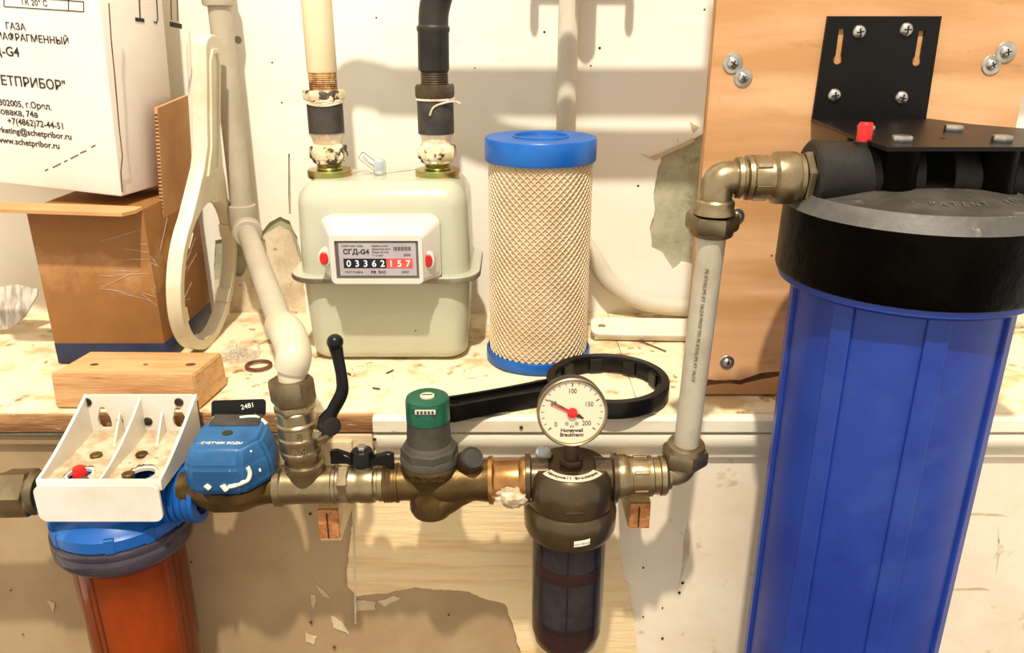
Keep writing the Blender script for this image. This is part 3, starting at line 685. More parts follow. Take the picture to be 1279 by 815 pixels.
# ================================================================ VERTICAL BALL VALVE
V2 = thing('lever_ball_valve', 'upright nickel ball valve with a long black lever', 'valve', tc+Vector((0,0,.025)))
zz = lambda py, y=yb: P(375, py, y).z
Mv = frame((tc.x,yb,tc.z), (-.05,0,1))
z0 = tc.z+.023; H_ = zz(472)-z0
h = lambda f: z0-tc.z+H_*f
hw_ = lambda f: z0+H_*f
bm = new(); lathe(bm, [(.0140,h(0)),(.0150,h(.02)),(.0150,h(.06)),(.0165,h(.10)),(.0175,h(.14)),(.0175,h(.18)),(.0165,h(.19)),(.0167,h(.24)),(.0178,h(.30)),(.0178,h(.34)),(.0166,h(.36)),(.0166,h(.47)),(.0173,h(.48)),(.0173,h(.50)),(.0158,h(.52)),(.0158,h(.64)),(.0150,h(.65))], Mv, 48); obj('valve_body', bm, M_nickel, V2)
bm = new(); lathe(bm, hexp(.0170,h(.62),h(.72)), Mv, 6, .3); obj('hex_end', bm, M_nickel, V2)
bm = new(); lathe(bm, hexp(.0186,h(.73),h(1.0)), Mv, 6, .12); obj('union_nut', bm, M_nickdark, V2)
for s_, zt_ in (('20', hw_(.39)), ('PN25', hw_(.205))): text('cast_lettering', s_, .0055, basis((tc.x+.002, yb-.0170, zt_), (1,0,0), (0,0,1)), M_nickel, V2, 'CENTER', .02, .0007)
lv = Vector((tc.x+.017, yb-.004, hw_(.36)))
bm = new(); lathe(bm, [(.0075,-.008),(.0070,.004),(.0050,.006)], frame(lv, (1,-.35,.0)), 20); obj('stem_boss', bm, M_nickel, V2)
yl = yb-.012
bm = new(); tube(bm, [P(404,536,yl), P(410,522,yl), P(417,510,yl), P(427,490,yl), P(427,472,yl), P(423,450,yl), P(419,432,yl)], [.0066,.0072,.0052,.0054,.0050,.0046,.0048,.0058], 18, 6, sq=(1,.8))
lev = obj('lever', bm, M_black, V2)
bm = new(); bmesh.ops.create_uvsphere(bm, u_segments=20, v_segments=14, radius=.0066, matrix=Matrix.Translation(P(418.5,427,yl))); obj('lever_knob', bm, M_black, lev)
bm = new(); lathe(bm, [(.0078,-.004),(.0084,0),(.0078,.005),(.005,.0062)], frame(P(412,531,yl-.002), (.55,-.8,.2)), 24); obj('lever_hub', bm, M_blackd, lev)
bm = new(); tube(bm, [P(400,548,yl), P(413,543,yl-.004)], .0028, 12, smooth=False); obj('stop_pin', bm, M_nickdark, V2)

# ================================================================ GREY DRAIN / SUPPLY PIPE
yp = .912
W1 = thing('supply_pipe', 'grey plastic pipe coming down the wall and bending to the lever valve', 'pipe', (tc.x, yb, hw_(1)))
top = P(283,0,yp); top = Vector((top.x, yp, 1.62)); j0 = Vector((P(303,268,yp).x, yp, P(303,268,yp).z))
top.x = j0.x+.004
bm = new(); tube(bm, [top, j0], .0122, 28, smooth=False); obj('upright_pipe', bm, M_ppr, W1)
zc_ = P(283,8,yp).z
bm = new(); lathe(bm, [(.013,zc_),(.0160,zc_+.001),(.0165,zc_+.004),(.0165,zc_+.035),(.013,zc_+.036)], Matrix.Translation((j0.x+.001,yp,0)), 32); obj('pipe_coupling', bm, M_ppr, W1)
el = P(352,408,.655); 
dd = (el-P(308,288,.900)).normalized(); jb = P(308,288,.900)
bm = new(); lathe(bm, [(.0125,-.012),(.0160,-.011),(.0160,.016),(.0150,.018)], frame(j0, (0,0,-1)), 32)
lathe(bm, [(.0150,-.006),(.0165,0),(.0165,.016),(.0150,.018),(.0125,.0185)], frame(jb-dd*.006, dd), 32)
obj('angle_joint', bm, M_ppr, W1)
bm = new(); tube(bm, [jb, el], .0112, 28, smooth=False); obj('sloping_pipe', bm, M_ppr, W1)
ey = .616
e1 = P(352,408,.655); e2 = P(365,432,.618); e3 = Vector((tc.x-.004, yb+.002, P(368,462,yb).z))
bm = new(); tube(bm, [e1-dd*.008, e1, P(359,416,.632), e2, P(367,445,.604), e3], [.0125,.0145,.0150,.0150,.0148,.0146,.0143,.0138], 32, 6); obj('elbow', bm, M_elbow, W1)
bm = new(); tube(bm, [e3+Vector((0,0,.004)), Vector((tc.x-.0035,yb,hw_(.93)))], .0112, 28, smooth=False); obj('pipe_stub', bm, M_elbow, W1)

# ================================================================ WATER METER (blue)
wc = P(290,612,yb); wc = Vector((L(299).x, yb-.002, L(290).z))
Wm = thing('water_meter', 'blue water meter with an open black lid and paint drips', 'water meter', wc)
seg('meter_pipe', M_brass, Wm, 228, 350, [(.0150,0),(.0150,.12),(.0165,.2),(.0215,.35),(.0215,.62),(.0165,.78),(.0150,.88),(.0150,1)], 36)
Aw = Matrix.Translation((wc.x, wc.y, 0)) @ Matrix.Rotation(math.radians(-4), 4, 'Z') @ Matrix.Rotation(math.radians(-3), 4, 'X')
Aw = Matrix.Translation((wc.x, wc.y, .99)) @ Matrix.Rotation(math.radians(8), 4, 'X')
def octo(hx, hyf, hyb, c, z, cb=None):
    cb = cb or c
    return [Vector(p) for p in ((-hx+c*.35,-hyf,z),(hx-c*.9,-hyf,z),(hx,-hyf+c,z),(hx,hyb-cb,z),(hx-cb,hyb,z),(-hx+cb,hyb,z),(-hx,hyb-cb,z),(-hx,-hyf+c*.35,z))]
rings = [octo(.029,.025,.032,.020,-.012,.02), octo(.0340,.0295,.034,.021,-.007,.02), octo(.0345,.0300,.034,.021,0,.02), octo(.0335,.0295,.034,.020,.018,.02), octo(.027,.020,.032,.014,.031,.014)]
bm = new(); vr = [[bm.verts.new(Aw @ p) for p in r] for r in rings]
for a, b in zip(vr, vr[1:]):
    for i in range(8): bm.faces.new((a[i], a[(i+1)%8], b[(i+1)%8], b[i]))
bm.faces.new(vr[0]); bm.faces.new(vr[-1])
bmesh.ops.bevel(bm, geom=list(bm.edges), offset=.0028, segments=3, affect='EDGES'); mb = obj('meter_housing', bm, M_bluem, Wm, angle=30)
bm = new(); lathe(bm, [(.027,-.022),(.0310,-.018),(.0310,-.010)], Aw, 40); obj('base_ring', bm, M_brass, Wm)
bm = new(); box(bm, (-.021,.012,.0305), (.021,.028,.0322), .0005, 1, Aw); obj('reading_window', bm, M_dgrey, mb)
bm = new(); lathe(bm, [(.0035,0),(.0035,.0008)], Aw @ Matrix.Translation((-.002,.002,.0308)), 16, sx=1.3); obj('emblem', bm, M_screwd, mb)
text('housing_lettering', 'СЧЕТЧИК ВОДЫ', .0042, Aw @ Matrix.Translation((-.0195,-.0135,.0313)), M_sticker, mb, bold=.01, ext=.0001)
lc = P(298,511,.645)
Ml = basis(P(265,521,.637), P(330,519,.640)-P(265,521,.637), Vector((0,.45,.9)))
plate('open_lid', [rrect(0,0,.047,.015,.003)], Ml, .0025, M_blackm, Wm)
text('lid_lettering', '2481', .006, Ml @ Matrix.Translation((.026,.006,.0026)) @ Matrix.Rotation(.2,4,'Z'), M_sticker, Wm, ext=.0001)
for k in (.004, .038):
    bm = new(); bmesh.ops.create_icosphere(bm, subdivisions=2, radius=.003, matrix=Ml @ Matrix.Translation((k,-.001,.002))); obj('paint_blob', bm, M_drip, Wm)
def on_front(pts, name, y, parent, m, r=.0016):
    bm = new(); tube(bm, [P(a,b,y) for a,b in pts], r, 8, 5); obj(name, bm, m, parent)
# paint drips follow the front chamfer
def onface(px, py, off=.0):
    """point on the blue housing seen at this pixel"""
    d = ray(px, py).normalized(); me = mb.data
    from mathutils.bvhtree import BVHTree
    global _bvh
    try: _bvh
    except NameError:
        _bvh = BVHTree.FromPolygons([v.co for v in me.vertices], [p.vertices for p in me.polygons])
    hit = _bvh.ray_cast(CAM, d); return (hit[0]+hit[1]*off) if hit[0] else None
for pts, r in (([(309,583),(312,590),(310,598),(303,602),(292,606),(286,607)], .0019), ([(278,605),(283,611)], .0026), ([(257,605),(262,609)], .0024), ([(300,522),(320,521),(332,524),(333,530)], .002), ([(244,532),(249,529)], .0012), ([(324,585),(325,588)], .0010), ([(313,562),(314,564)], .0008)):
    q = [onface(a,b,.0) for a,b in pts]; q = [p for p in q if p]
    if len(q) > 1:
        bm = new(); tube(bm, q, r, 8, 5); obj('paint_drip', bm, M_drip, mb)

# ================================================================ SMALL AMBER FILTER (left)
fx = -.352; fy = .618
Sf = thing('small_water_filter', 'small water filter with an amber bowl under a dusty white bracket', 'water filter', (fx, fy, .64))
A3 = Matrix.Translation((fx, fy, 0))
bm = new(); lathe(bm, [(.0485,.905),(.0475,.80),(.0455,.70),(.044,.655),(.036,.645),(.0,.64)], A3, 64, caps=False); ab = obj('amber_bowl', bm, M_amber, Sf)
bm = new(); lathe(bm, [(.0340,.905),(.0335,.66),(.03,.652)], A3, 48); obj('cartridge', bm, M_cart, ab)
for k in range(6):
    a = -PI/2+.52+(-1.25,-.85,.85,1.25,2.2,3.6)[k]; n = Vector((math.cos(a), math.sin(a), 0)); c = Vector((fx,fy,0))
    for da in (-.07, .07):
        n2 = Vector((math.cos(a+da), math.sin(a+da), 0))
        bm = new(); tube(bm, [c+n2*.0462+Vector((0,0,.90)), c+n2*.0435+Vector((0,0,.66))], .0011, 6, smooth=False); obj('bowl_rib', bm, M_cartd, ab)
bm = new(); lathe(bm, [(.047,.893),(.0575,.902),(.0595,.906),(.0600,.914),(.0590,.917),(.0600,.919),(.0595,.923),(.056,.925),(.048,.925),(.047,.905)], A3, 72); obj('collar_ring', bm, M_clear, Sf)
bm = new(); lathe(bm, [(.0560,.924),(.0580,.926),(.0580,.936),(.0550,.9385),(.0460,.943),(.0430,.947),(.0420,.968),(.030,.972)], A3, 72); hd = obj('filter_head', bm, M_bluehead, Sf)
hp = Vector((fx+.008, .608, .9555))
for s in (-1, 1):
    bm = new(); M = frame(hp if s > 0 else hp+Vector((.022,0,0)), (s,0,0)); pr = [(.0200,.03)]
    for i in range(4): pr += [(.0262-.0007*i,.046+i*.0055),(.0262-.0007*i,.050+i*.0055),(.0238,.0503+i*.0055),(.0238,.0512+i*.0055)]
    pr += [(.0262,.0685),(.0262,.072),(.0200,.0735),(.0185,.073),(.0185,.055)]
    lathe(bm, pr, M, 48, caps=False); obj('threaded_port', bm, M_bluehead, Sf)
    bm = new(); lathe(bm, [(.0185,.068),(.0155,.069)], M, 32, caps=False); obj('port_gasket', bm, M_dgrey, Sf)
for i, a in enumerate((-2.25,-1.3,-.75,-.2,-2.9)):
    n = Vector((math.cos(a), math.sin(a), 0)); bm = new(); M = basis(Vector((fx,fy,.9245))+n*.0540, Vector((0,0,1)).cross(n), (0,0,1))
    box(bm, (-.0042,0,0), (.0042,.014,.0046), .0006, 1, M); obj('grip_lug', bm, M_bluehead, hd)
# white bracket tray
x0, x1, yA, yB_ = -.391, -.288, .572, .664
z_f, z_b, zfl = .991, 1.0245, .984
K = thing('mounting_bracket', 'white plastic mounting bracket full of plaster dust on the small filter', 'bracket', ((x0+x1)/2, .62, zfl))
w_ = .0028
bp = rrect(x0,.970,x1,z_b,.006)
def kh(x, z):
    return [(x+.0028*math.cos(t), z+.0028*math.sin(t)) for t in [PI*(i/6) for i in range(7)]] + [(x-.006, z-.009),(x-.0062,z-.016),(x-.004,z-.0195),(x+.004,z-.0195),(x+.0062,z-.016),(x+.006,z-.009)]
wallplate('back_plate', [bp, kh(-.3755,1.0105), kh(-.3065,1.0105)], yB_-.003, .003, M_white, K)
plate('tray_floor', [[(x0+.001,yA),(x1-.001,yA),(x1-.001,yB_),(x0+.001,yB_)], circ(-.3665,.592,.0095,24), circ(-.3135,.592,.0105,24)], Matrix.Translation((0,0,zfl-.003)), .003, M_white, K)
def side(x, wd, zs, name='side_wall', zlow=None, ys=None):
    ys = ys or [yA+(yB_-yA)*i/10 for i in range(11)]
    bm = new(); L0 = []
    for y in ys:
        z = zs((y-yA)/(yB_-yA)); lo_ = zlow if zlow is not None else zfl-.003
        L0.append([bm.verts.new((x+a, y, zq)) for a, zq in ((0,lo_),(wd,lo_),(wd,z),(0,z))])
    for A, B2 in zip(L0, L0[1:]):
        for i in range(4): bm.faces.new((A[i], A[(i+1)%4], B2[(i+1)%4], B2[i]))
    bm.faces.new(L0[0]); bm.faces.new(L0[-1]); obj(name, bm, M_white, K)
zs = lambda f: z_f+(z_b-z_f)*(f**1.25)
side(x0, w_, zs); side(x1-w_, w_, zs); side((x0+x1)/2-.001, .002, lambda f: zs(f)-.001-.010*math.sin(PI*f)*.3, 'middle_rib')
for xx in (-.3600, -.3215): side(xx, .0018, lambda f: zfl+max(0, f-.72)*.11, 'short_rib', ys=[yB_-.026+.0026*i for i in range(9)])
bm = new(); box(bm, (x0,yA-.0015,zfl-.003), (x1,yA+.0015,z_f), .001); obj('front_rim', bm, M_white, K)
lp = rrect(x0-.002,.953,x1-.002,zfl+.003,.007); wallplate('front_lip', [lp], yA-.0042, .0025, M_white, K)
# dust in the tray
bm = new(); NX, NY = 46, 36; vs = []
def dusth(x, y):
    for cx, cy, r in ((-.3665,.592,.0105),(-.3135,.592,.0115)):
        if (x-cx)**2+(y-cy)**2 < r*r: return None
    return zfl+.0006+.0022*abs(noise.noise(Vector((x*130,y*130,1))))+.0018*max(0,noise.noise(Vector((x*420,y*420,4))))+.003*max(0,(y-.64)/.024)
for i in range(NX+1):
    row = []
    for j in range(NY+1):
        x = x0+w_+(x1-x0-2*w_)*i/NX; y = yA+.002+(yB_-.0035-yA-.002)*j/NY; hq = dusth(x,y); row.append(None if hq is None else bm.verts.new((x,y,hq)))
    vs.append(row)
for i in range(NX):
    for j in range(NY):
        q = (vs[i][j], vs[i+1][j], vs[i+1][j+1], vs[i][j+1])
        if all(q): bm.faces.new(q)
obj('plaster_dust', bm, M_dirt, K, angle=80, kind='stuff')
for a, b in ((120,568),(103,600),(177,567),(160,592)):
    p = PZ(a, b, zfl+.0025); bm = new(); lathe(bm, [(.0052,-.003),(.0052,.0008),(.0040,.0016),(.0030,.0010),(.0,.001)], Matrix.Translation(p), 20); obj('bracket_screw', bm, M_brass, K)
for a, b, r in ((109,502,.0042),(223.5,502,.0042),(185,526,.0042),(150,525,.0030)):
    p = P(a, b, yB_-.003); bm = new(); lathe(bm, [(r,0),(r*.9,.0012),(r*.4,.0008),(0,.0008)], frame(p, (0,-1,0)), 18); obj('bracket_screw', bm, M_screwd, K)
bm = new(); lathe(bm, [(.0056,0),(.0056,.015),(.0045,.0185),(.0,.0195)], Matrix.Translation((-.3665,.592,.972)), 24, caps=False); obj('pressure_button', bm, M_red, Sf)
# nut and pipe at the far left
N = thing('union_nut', 'nickel union nut on the pipe left of the white bracket', 'pipe fitting', L(15))
seg('hex_nut', M_nickel, N, 8, 42, [(r,h) for r,h in hexp(.0215,0,1)], 6, .25)
seg('nut_collar', M_nickdark, N, 40, 52, [(.0185,0),(.0195,.5),(.0165,1)])
seg('pipe_end', M_nickel, N, -90, 10, [(.0150,0),(.0150,.82),(.0172,.84),(.0172,.95),(.0150,1)])

# ================================================================ WOODEN OFFCUTS under the pipe
for px0, px1, lab in ((397,424,'cracked wooden offcut under the butterfly valve'), (785,812,'wooden offcut under the lower pipe union')):
    a = P(px0,655,.60).x; b = P(px1,655,.60).x; t = thing('wooden_offcut', lab, 'wood block', ((a+b)/2,.645,.909), 'wooden offcuts under the pipe')
    zt_ = .9435 if px0 < 600 else .9500
    bm = new(); box(bm, (a,.603,.909 if px0 < 600 else .922), (b,YF-.0045,zt_), .0012); obj('painted_side', bm, M_wedgel, t)
    bm = new(); box(bm, (a+.0005,.600,.913 if px0 < 600 else .924), (b-.0005,.6035,zt_-.0005), .0008); obj('end_grain', bm, M_wedge, t)
    bm = new(); xm_ = (a*.55+b*.45); box(bm, (xm_-.0005,.5993,.914 if px0 < 600 else .926), (xm_+.0006,.6008,zt_-.004)); obj('split_crack', bm, M_hole, t)

# ================================================================ PINE BLOCK
Bk = thing('pine_block', 'sawn pine block with nail holes lying on the ledge behind the bracket', 'wood block', (-.36,.71,ZL))
zb_ = 1.0355
bm = new()
Mb = Matrix.Translation((-.36,.711,1.0008)) @ Matrix.Rotation(math.radians(-1.2),4,'Z')
vs = [(-.0715,-.029,0),(.066,-.029,0),(.072,.029,0),(-.0715,.029,0),(-.0705,-.028,.0345),(.064,-.028,.0345),(.070,.0285,.0345),(-.062,.0285,.0345)]
v = [bm.verts.new(Mb @ Vector(q)) for q in vs]
for f in ((0,1,2,3),(4,5,6,7),(0,1,5,4),(1,2,6,5),(2,3,7,6),(3,0,4,7)): bm.faces.new([v[i] for i in f])
bmesh.ops.bevel(bm, geom=list(bm.edges), offset=.0012, segments=2, affect='EDGES'); obj('block', bm, M_block, Bk)
for a, b, r in ((118,455,1.6),(182,455,1),(238,455,2)):
    p = PZ(a,b,1.0353); bm = new(); lathe(bm, [(r*.0021,0),(r*.0016,.0006)], Matrix.Translation((p.x,p.y,1.0350)), 14, sx=1.4); obj('nail_hole', bm, M_rubber, Bk)

# ================================================================ BROWN BOX
bx = thing('cardboard_box', 'brown cardboard box with a navy band standing on the ledge', 'box', (-.44,.86,ZL))
X0, X1, Y0, Y1, ZT = -.486, -.369, .79, .928, 1.168
ZBd = 1.012
bm = new(); box(bm, (X0,Y0,ZBd+.001), (X1,Y1,ZT), .0008); obj('box_walls', bm, M_card, bx)
bm = new(); box(bm, (X0-.0002,Y0-.0002,ZL+.0012), (X1+.0002,Y1,P(130,428,Y0).z), .0008); obj('navy_band', bm, M_navy, bx)
def slab(name, q, th, m, parent):
    q = [Vector(p) for p in q]; n = (q[1]-q[0]).cross(q[2]-q[0]).normalized(); bm = new()
    a = [bm.verts.new(p) for p in q]; b = [bm.verts.new(p+n*th) for p in q]; bm.faces.new(a); bm.faces.new(b)
    for i in range(len(q)): bm.faces.new((a[i], a[(i+1)%len(q)], b[(i+1)%len(q)], b[i]))
    return obj(name, bm, m, parent)
pt = lambda a, b, y: P(a, b, y)
fl = slab('front_flap', [(X0-.08,Y0,ZT+.010),(X1,Y0,ZT+.003),(X1-.002,Y0-.012,ZT+.002),P(152,266,.752),P(0,261,.752),P(-60,259,.752)], .0035, M_cardin, bx)
slab('side_flap', [(X1-.0036,.835,ZT-.02),(X1-.0036,.922,ZT-.02),(X1+.006,.922,1.268),(X1+.006,.838,1.262)], .0035, M_cardin, bx)
bm = new()
for i in range(26):
    z = ZT-.01+.1*i/26; dx = .0096*(z-ZT+.02)/.114; dy = .003*(z-ZT+.02)/.114; box(bm, (X1-.0034+dx,.8344+dy,z), (X1-.0002+dx,.8352+dy,z+.0016))
obj('corrugated_edge', bm, M_rubber, bx, kind='stuff')
# clear wrinkled tape over the corner
bm = new(); random.seed(3)
for i in range(16):
    a0 = random.uniform(120,200); b0 = random.uniform(300,370)
    ln = random.uniform(20,60); an = random.uniform(-.5,.35)
    p = P(a0,b0,Y0-.0006); q = P(a0+ln*math.cos(an), b0+ln*math.sin(an), Y0-.0006); q.x = min(q.x, X1)
    tube(bm, [p, (p+q)/2+Vector((0,0,random.uniform(-.001,.001))), q], [.0001,.0005,.0001], 5, 3)
for i in range(9):
    ya = random.uniform(.81,.88); za = random.uniform(1.05,1.13)
    tube(bm, [Vector((X1+.0006,ya,za)), Vector((X1+.0006,ya+random.uniform(.02,.05),za+random.uniform(-.01,.03)))], .0004, 5, smooth=False)
obj('tape_wrinkles', bm, M_film, bx, kind='stuff')

# ================================================================ WHITE CARTON
cc = P(152,246,.80)
Mc = Matrix.Translation(cc) @ Matrix.Rotation(math.radians(-12), 4, 'Z') @ Matrix.Rotation(math.radians(3.6), 4, 'Y')
Cb = thing('white_carton', 'white printed carton tilted on top of the brown cardboard box', 'box', cc)
bm = new(); box(bm, (-.26,0,0), (0,.098,.30), .0025, 2, Mc); obj('carton_body', bm, M_carton, Cb)
n_f = (Mc.to_3x3() @ Vector((0,-1,0))); o_f = Mc @ Vector((0,-.0003,0)); n_s = Mc.to_3x3() @ Vector((1,0,0)); o_s = Mc @ Vector((.0003,0,0))
Xf = Mc.to_3x3() @ Vector((1,0,0)); Zf = Mc.to_3x3() @ Vector((0,0,1)); Yf = Mc.to_3x3() @ Vector((0,1,0))
for s, a, b, cap_, bold in (('ТК 20° С',60,8,7.5,.005),('ГАЗА',32.5,38,8.5,.014),('ДИАФРАГМЕННЫЙ',87,56,9,.014),('СГД-G4',25,71,12,.014),('"СЧЕТПРИБОР"',83,113,12,.014),
        ('302005, г.Орел.',65,137.5,8,.014),('ул. Новака, 74а',48,147,8,.014),('+7(4862)72-44-51',81,161.5,8,.014),('marketing@schetpribor.ru',90,174.5,7.8,.014),('www.schetpribor.ru',75,186,7.8,.014)):
    p = PP(a, b, o_f, n_f); q = PP(a, b-cap_, o_f, n_f); size = (q-p).length/.72
    text('carton_lettering', s, size, basis(p+n_f*.0001, Xf, Zf), M_ink, Cb, 'RIGHT', bold, .0001, 1.0)
def line(name, pts, wd, pl_o, pl_n, parent, m=M_ink):
    bm = new(); q = [PP(a,b,pl_o,pl_n) for a,b in pts]
    for u, v2 in zip(q, q[1:]):
        dr = (v2-u); Mx = basis(u, dr, pl_n.cross(dr)); box(bm, (0,-wd/2,-.0001), (dr.length,wd/2,.0003), 0, 1, Mx)
    obj(name, bm, m, parent)
line('printed_frame', [(5,-6),(5,8),(104.5,14.5),(104.5,2),(40,-3)], .0008, o_f, n_f, Cb)
line('printed_frame', [(85.5,-2),(85.5,13)], .0008, o_f, n_f, Cb)
line('handling_mark', [(173,-20),(175,24)], .0014, o_s, n_s, Cb); line('handling_mark', [(169,24),(180,25.5)], .0035, o_s, n_s, Cb)
line('handling_mark', [(195,-10),(197,24),(195,29),(192,27)], .0012, o_s, n_s, Cb)
line('handling_mark', [(213,-20),(214,25)], .0014, o_s, n_s, Cb); line('handling_mark', [(221,-20),(222,26)], .0014, o_s, n_s, Cb); line('handling_mark', [(212,30),(227,33)], .0050, o_s, n_s, Cb)
line('edge_crease', [(136,4),(139,50),(143,90),(149,160),(153,195),(151,215),(153,240)], .0011, Mc @ Vector((0,-.0002,0)), n_f, Cb, M_plydark)
for q in (((56,213),(60,211)),((66,209),(76,204)),((80,202),(84,200)),((88,198),(98,193)),((100,191),(108,188)),((114,184),(119,181))): line('scuff_mark', q, .0009, o_f, n_f, Cb, M_dgrey)

# ================================================================ WHITE FILTER WRENCH leaning by the box
Wr = thing('filter_wrench', 'white plastic filter wrench standing on its ring against the boxes', 'wrench', (-.352,.865,ZL))
cy, cz, ro, ri = .850, 1.0895, .0885, .0775
outl = []
hy, hw, hz0 = .862, .0215, 1.325
for i in range(8): a = PI*i/7; outl.append((hy+hw*math.cos(a), hz0+hw*.5*math.sin(a)))
a1 = math.radians(112); a2 = math.radians(60)
outl += [(hy-hw*.95,1.29),(hy-hw*1.0,1.255),(.8415,1.228),(.832,1.205),(.814,1.182)]
N_ = 44; s0 = math.radians(128); s1 = math.radians(360+52)
for i in range(N_+1): t = s0+(s1-s0)*i/N_; outl.append((cy+ro*math.cos(t), cz+ro*math.sin(t)))
outl += [(cy+.048,1.18),(hy+hw*1.25,1.20),(hy+hw*.85,1.24),(hy+hw*.95,1.29)]
TH = .015
tl = math.radians(7)
Mw = Matrix.Translation((-.3575,0,1.0)) @ Matrix.Rotation(tl,4,'Y') @ Matrix.Translation((0,0,-1.0)) @ basis((0,0,0),(0,1,0),(0,0,1))
wo = plate('wrench_band', [outl, circ(cy,cz,ri,48)], Mw, TH, M_ivory, Wr, bev=.0012)
rec = [(hy-.013,1.225),(hy-.014,1.31),(hy-.008,1.322),(hy+.008,1.322),(hy+.014,1.31),(hy+.012,1.225),(cy+.02,1.196),(cy-.012,1.196)]
plate('handle_rim', [rec, [(hy+(a-hy)*.78, 1.262+(b-1.262)*.93) for a, b in rec]], Mw @ Matrix.Translation((0,0,TH)), .0022, M_ivory, wo)
for k in range(6):
    t = math.radians(20+60*k); Mx = Mw @ Matrix.Translation((cy+(ri-.0014)*math.cos(t), cz+(ri-.0014)*math.sin(t), TH*.5)) @ Matrix.Rotation(t,4,'Z')
    bm = new(); box(bm, (-.0016,-.009,-.008), (.0016,.009,.008), .0008, 1, Mx); obj('grip_tooth', bm, M_ivory, wo)

# ================================================================ GAS METER
mx0, mx1 = -.2215, -.0435; mxc = (mx0+mx1)/2
Gm = thing('gas_meter', 'cream gas meter with a counter window standing on the ledge', 'gas meter', (mxc,.85,ZL))
def rbox(bm, x0,x1,y0,y1,levels,r,n=7):
    rings = []
    for z, ins in levels:
        rr = max(r-ins*.6, .003); pts = rrect(x0+ins,y0+ins,x1-ins,y1-ins,rr,n); rings.append([bm.verts.new((a,b,z)) for a,b in pts])
    for a, b in zip(rings, rings[1:]):
        for i in range(len(a)): bm.faces.new((a[i], a[(i+1)%len(a)], b[(i+1)%len(a)], b[i]))
    bm.faces.new(rings[0]); bm.faces.new(rings[-1])
my0, my1, zfg = .792, .905, 1.0965
bm = new()
lv_ = [(zfg,0),(1.168,.0018)]+[(1.168+.025*math.sin(PI/2*i/7), .0018+.022*(1-math.cos(PI/2*i/7))) for i in range(1,8)]
rbox(bm, mx0, mx1, my0, my1, lv_, .024); ub = obj('upper_case', bm, M_meter, Gm, angle=30)
bm = new()
lv_ = [(1.0015+.012*(1-math.cos(PI/2*i/6)), .005+.012*(1-math.sin(PI/2*i/6))) for i in range(7)]+[(1.05,.003),(zfg,.001)]
rbox(bm, mx0, mx1, my0, my1, lv_, .024); lb = obj('lower_case', bm, M_meter, Gm, angle=30)
bm = new(); rbox(bm, mx0-.0095, mx1+.0095, my0-.0095, my1+.0095, [(zfg-.0022,.0006),(zfg-.0016,0),(zfg+.0020,0),(zfg+.0026,.0006)], .030); obj('seam_flange', bm, M_meter, Gm)
bm = new(); rbox(bm, mx0-.0103, mx1+.0103, my0-.0103, my1+.0103, [(zfg-.0040,.0010),(zfg-.0026,.0),(zfg+.0002,.0),(zfg+.0012,.0004)], .030); obj('seam_rim', bm, M_steelrim, Gm)
# register housing
rx0, rx1, rz0, rz1 = P(401,320,.77).x, P(549,320,.77).x, 1.0995, 1.163
ry = .757
Rh = bpy.data.objects.new('register', None); 
def frust(bm, a, ya, b, yb_, r=.006, n=4):
    R0 = [bm.verts.new((x,ya,z)) for x,z in rrect(*a, r*1.8, n)]; R1 = [bm.verts.new((x,yb_,z)) for x,z in rrect(*b, r, n)]
    for i in range(len(R0)): bm.faces.new((R0[i], R0[(i+1)%len(R0)], R1[(i+1)%len(R0)], R1[i]))
    bm.faces.new(R0); bm.faces.new(R1)
bm = new(); frust(bm, (rx0,rz0,rx1,rz1), my0+.002, (rx0,rz0,rx1,rz1), .782, .006); frust(bm, (rx0,rz0,rx1,rz1), .782, (rx0+.0125,rz0+.002,rx1-.0150,rz1-.013), ry+.001, .005)
reg = obj('register_housing', bm, M_wht2, Gm, angle=25)
fx0, fx1, fz0, fz1 = rx0+.0125, rx1-.015, rz0+.002, rz1-.0130
wx0, wx1, wz0, wz1 = fx0+.005, fx1-.004, fz0+.005, fz1-.005
wallplate('register_bezel', [rrect(fx0,fz0,fx1,fz1,.005), rrect(wx0,wz0,wx1,wz1,.001)], ry-.0028, .004, M_wht2, reg)
bm = new(); box(bm, (wx0-.0005,ry-.0006,wz0-.0005), (wx1+.0005,ry+.0005,wz1+.0005)); obj('window_frame', bm, M_darkframe, reg)
lx0, lx1, lz0, lz1 = wx0+.0035, wx1-.0025, wz0+.0030, wz1-.0022
LW = lx1-lx0; LH = lz1-lz0
bm = new(); box(bm, (lx0,ry-.0010,lz0), (lx1,ry-.0005,lz1)); lab = obj('label_plate', bm, M_lab, reg)
def lt(s, fx, fz, hh, m=M_ink, al='LEFT', bold=0, sq=1):
    text('label_lettering', s, hh/.72, basis((lx0+LW*fx, ry-.0013, lz0+LH*fz), (1,0,0), (0,0,1)), m, reg, al, bold, .00008, sq)
bm = new(); box(bm, (lx0+LW*.055,ry-.0014,lz0+LH*.235), (lx0+LW*.61,ry-.0009,lz0+LH*.52)); obj('counter_strip', bm, M_navylab, reg)
bm = new(); box(bm, (lx0+LW*.61,ry-.0014,lz0+LH*.235), (lx0+LW*.95,ry-.0009,lz0+LH*.52)); obj('counter_strip_red', bm, M_redlab, reg)
for i, ch in enumerate('03362157'):
    f = .12+i*.110
    text('counter_digit', ch, LH*.20/.72, basis((lx0+LW*f, ry-.0015, lz0+LH*.28), (1,0,0), (0,0,1)), M_digit, reg, 'CENTER', .012, .00008)
lt('СГД-G4', .055, .66, LH*.15, bold=.03); lt('СЧЕТЧИК ГАЗА', .04, .87, LH*.06)
for i, s in enumerate(('Qмакс 6 м3/ч','Qмин 0,04 м3/ч','Рмакс 50 кПа','V 1,2 дм3')): lt(s, .43, .88-i*.095, LH*.055)
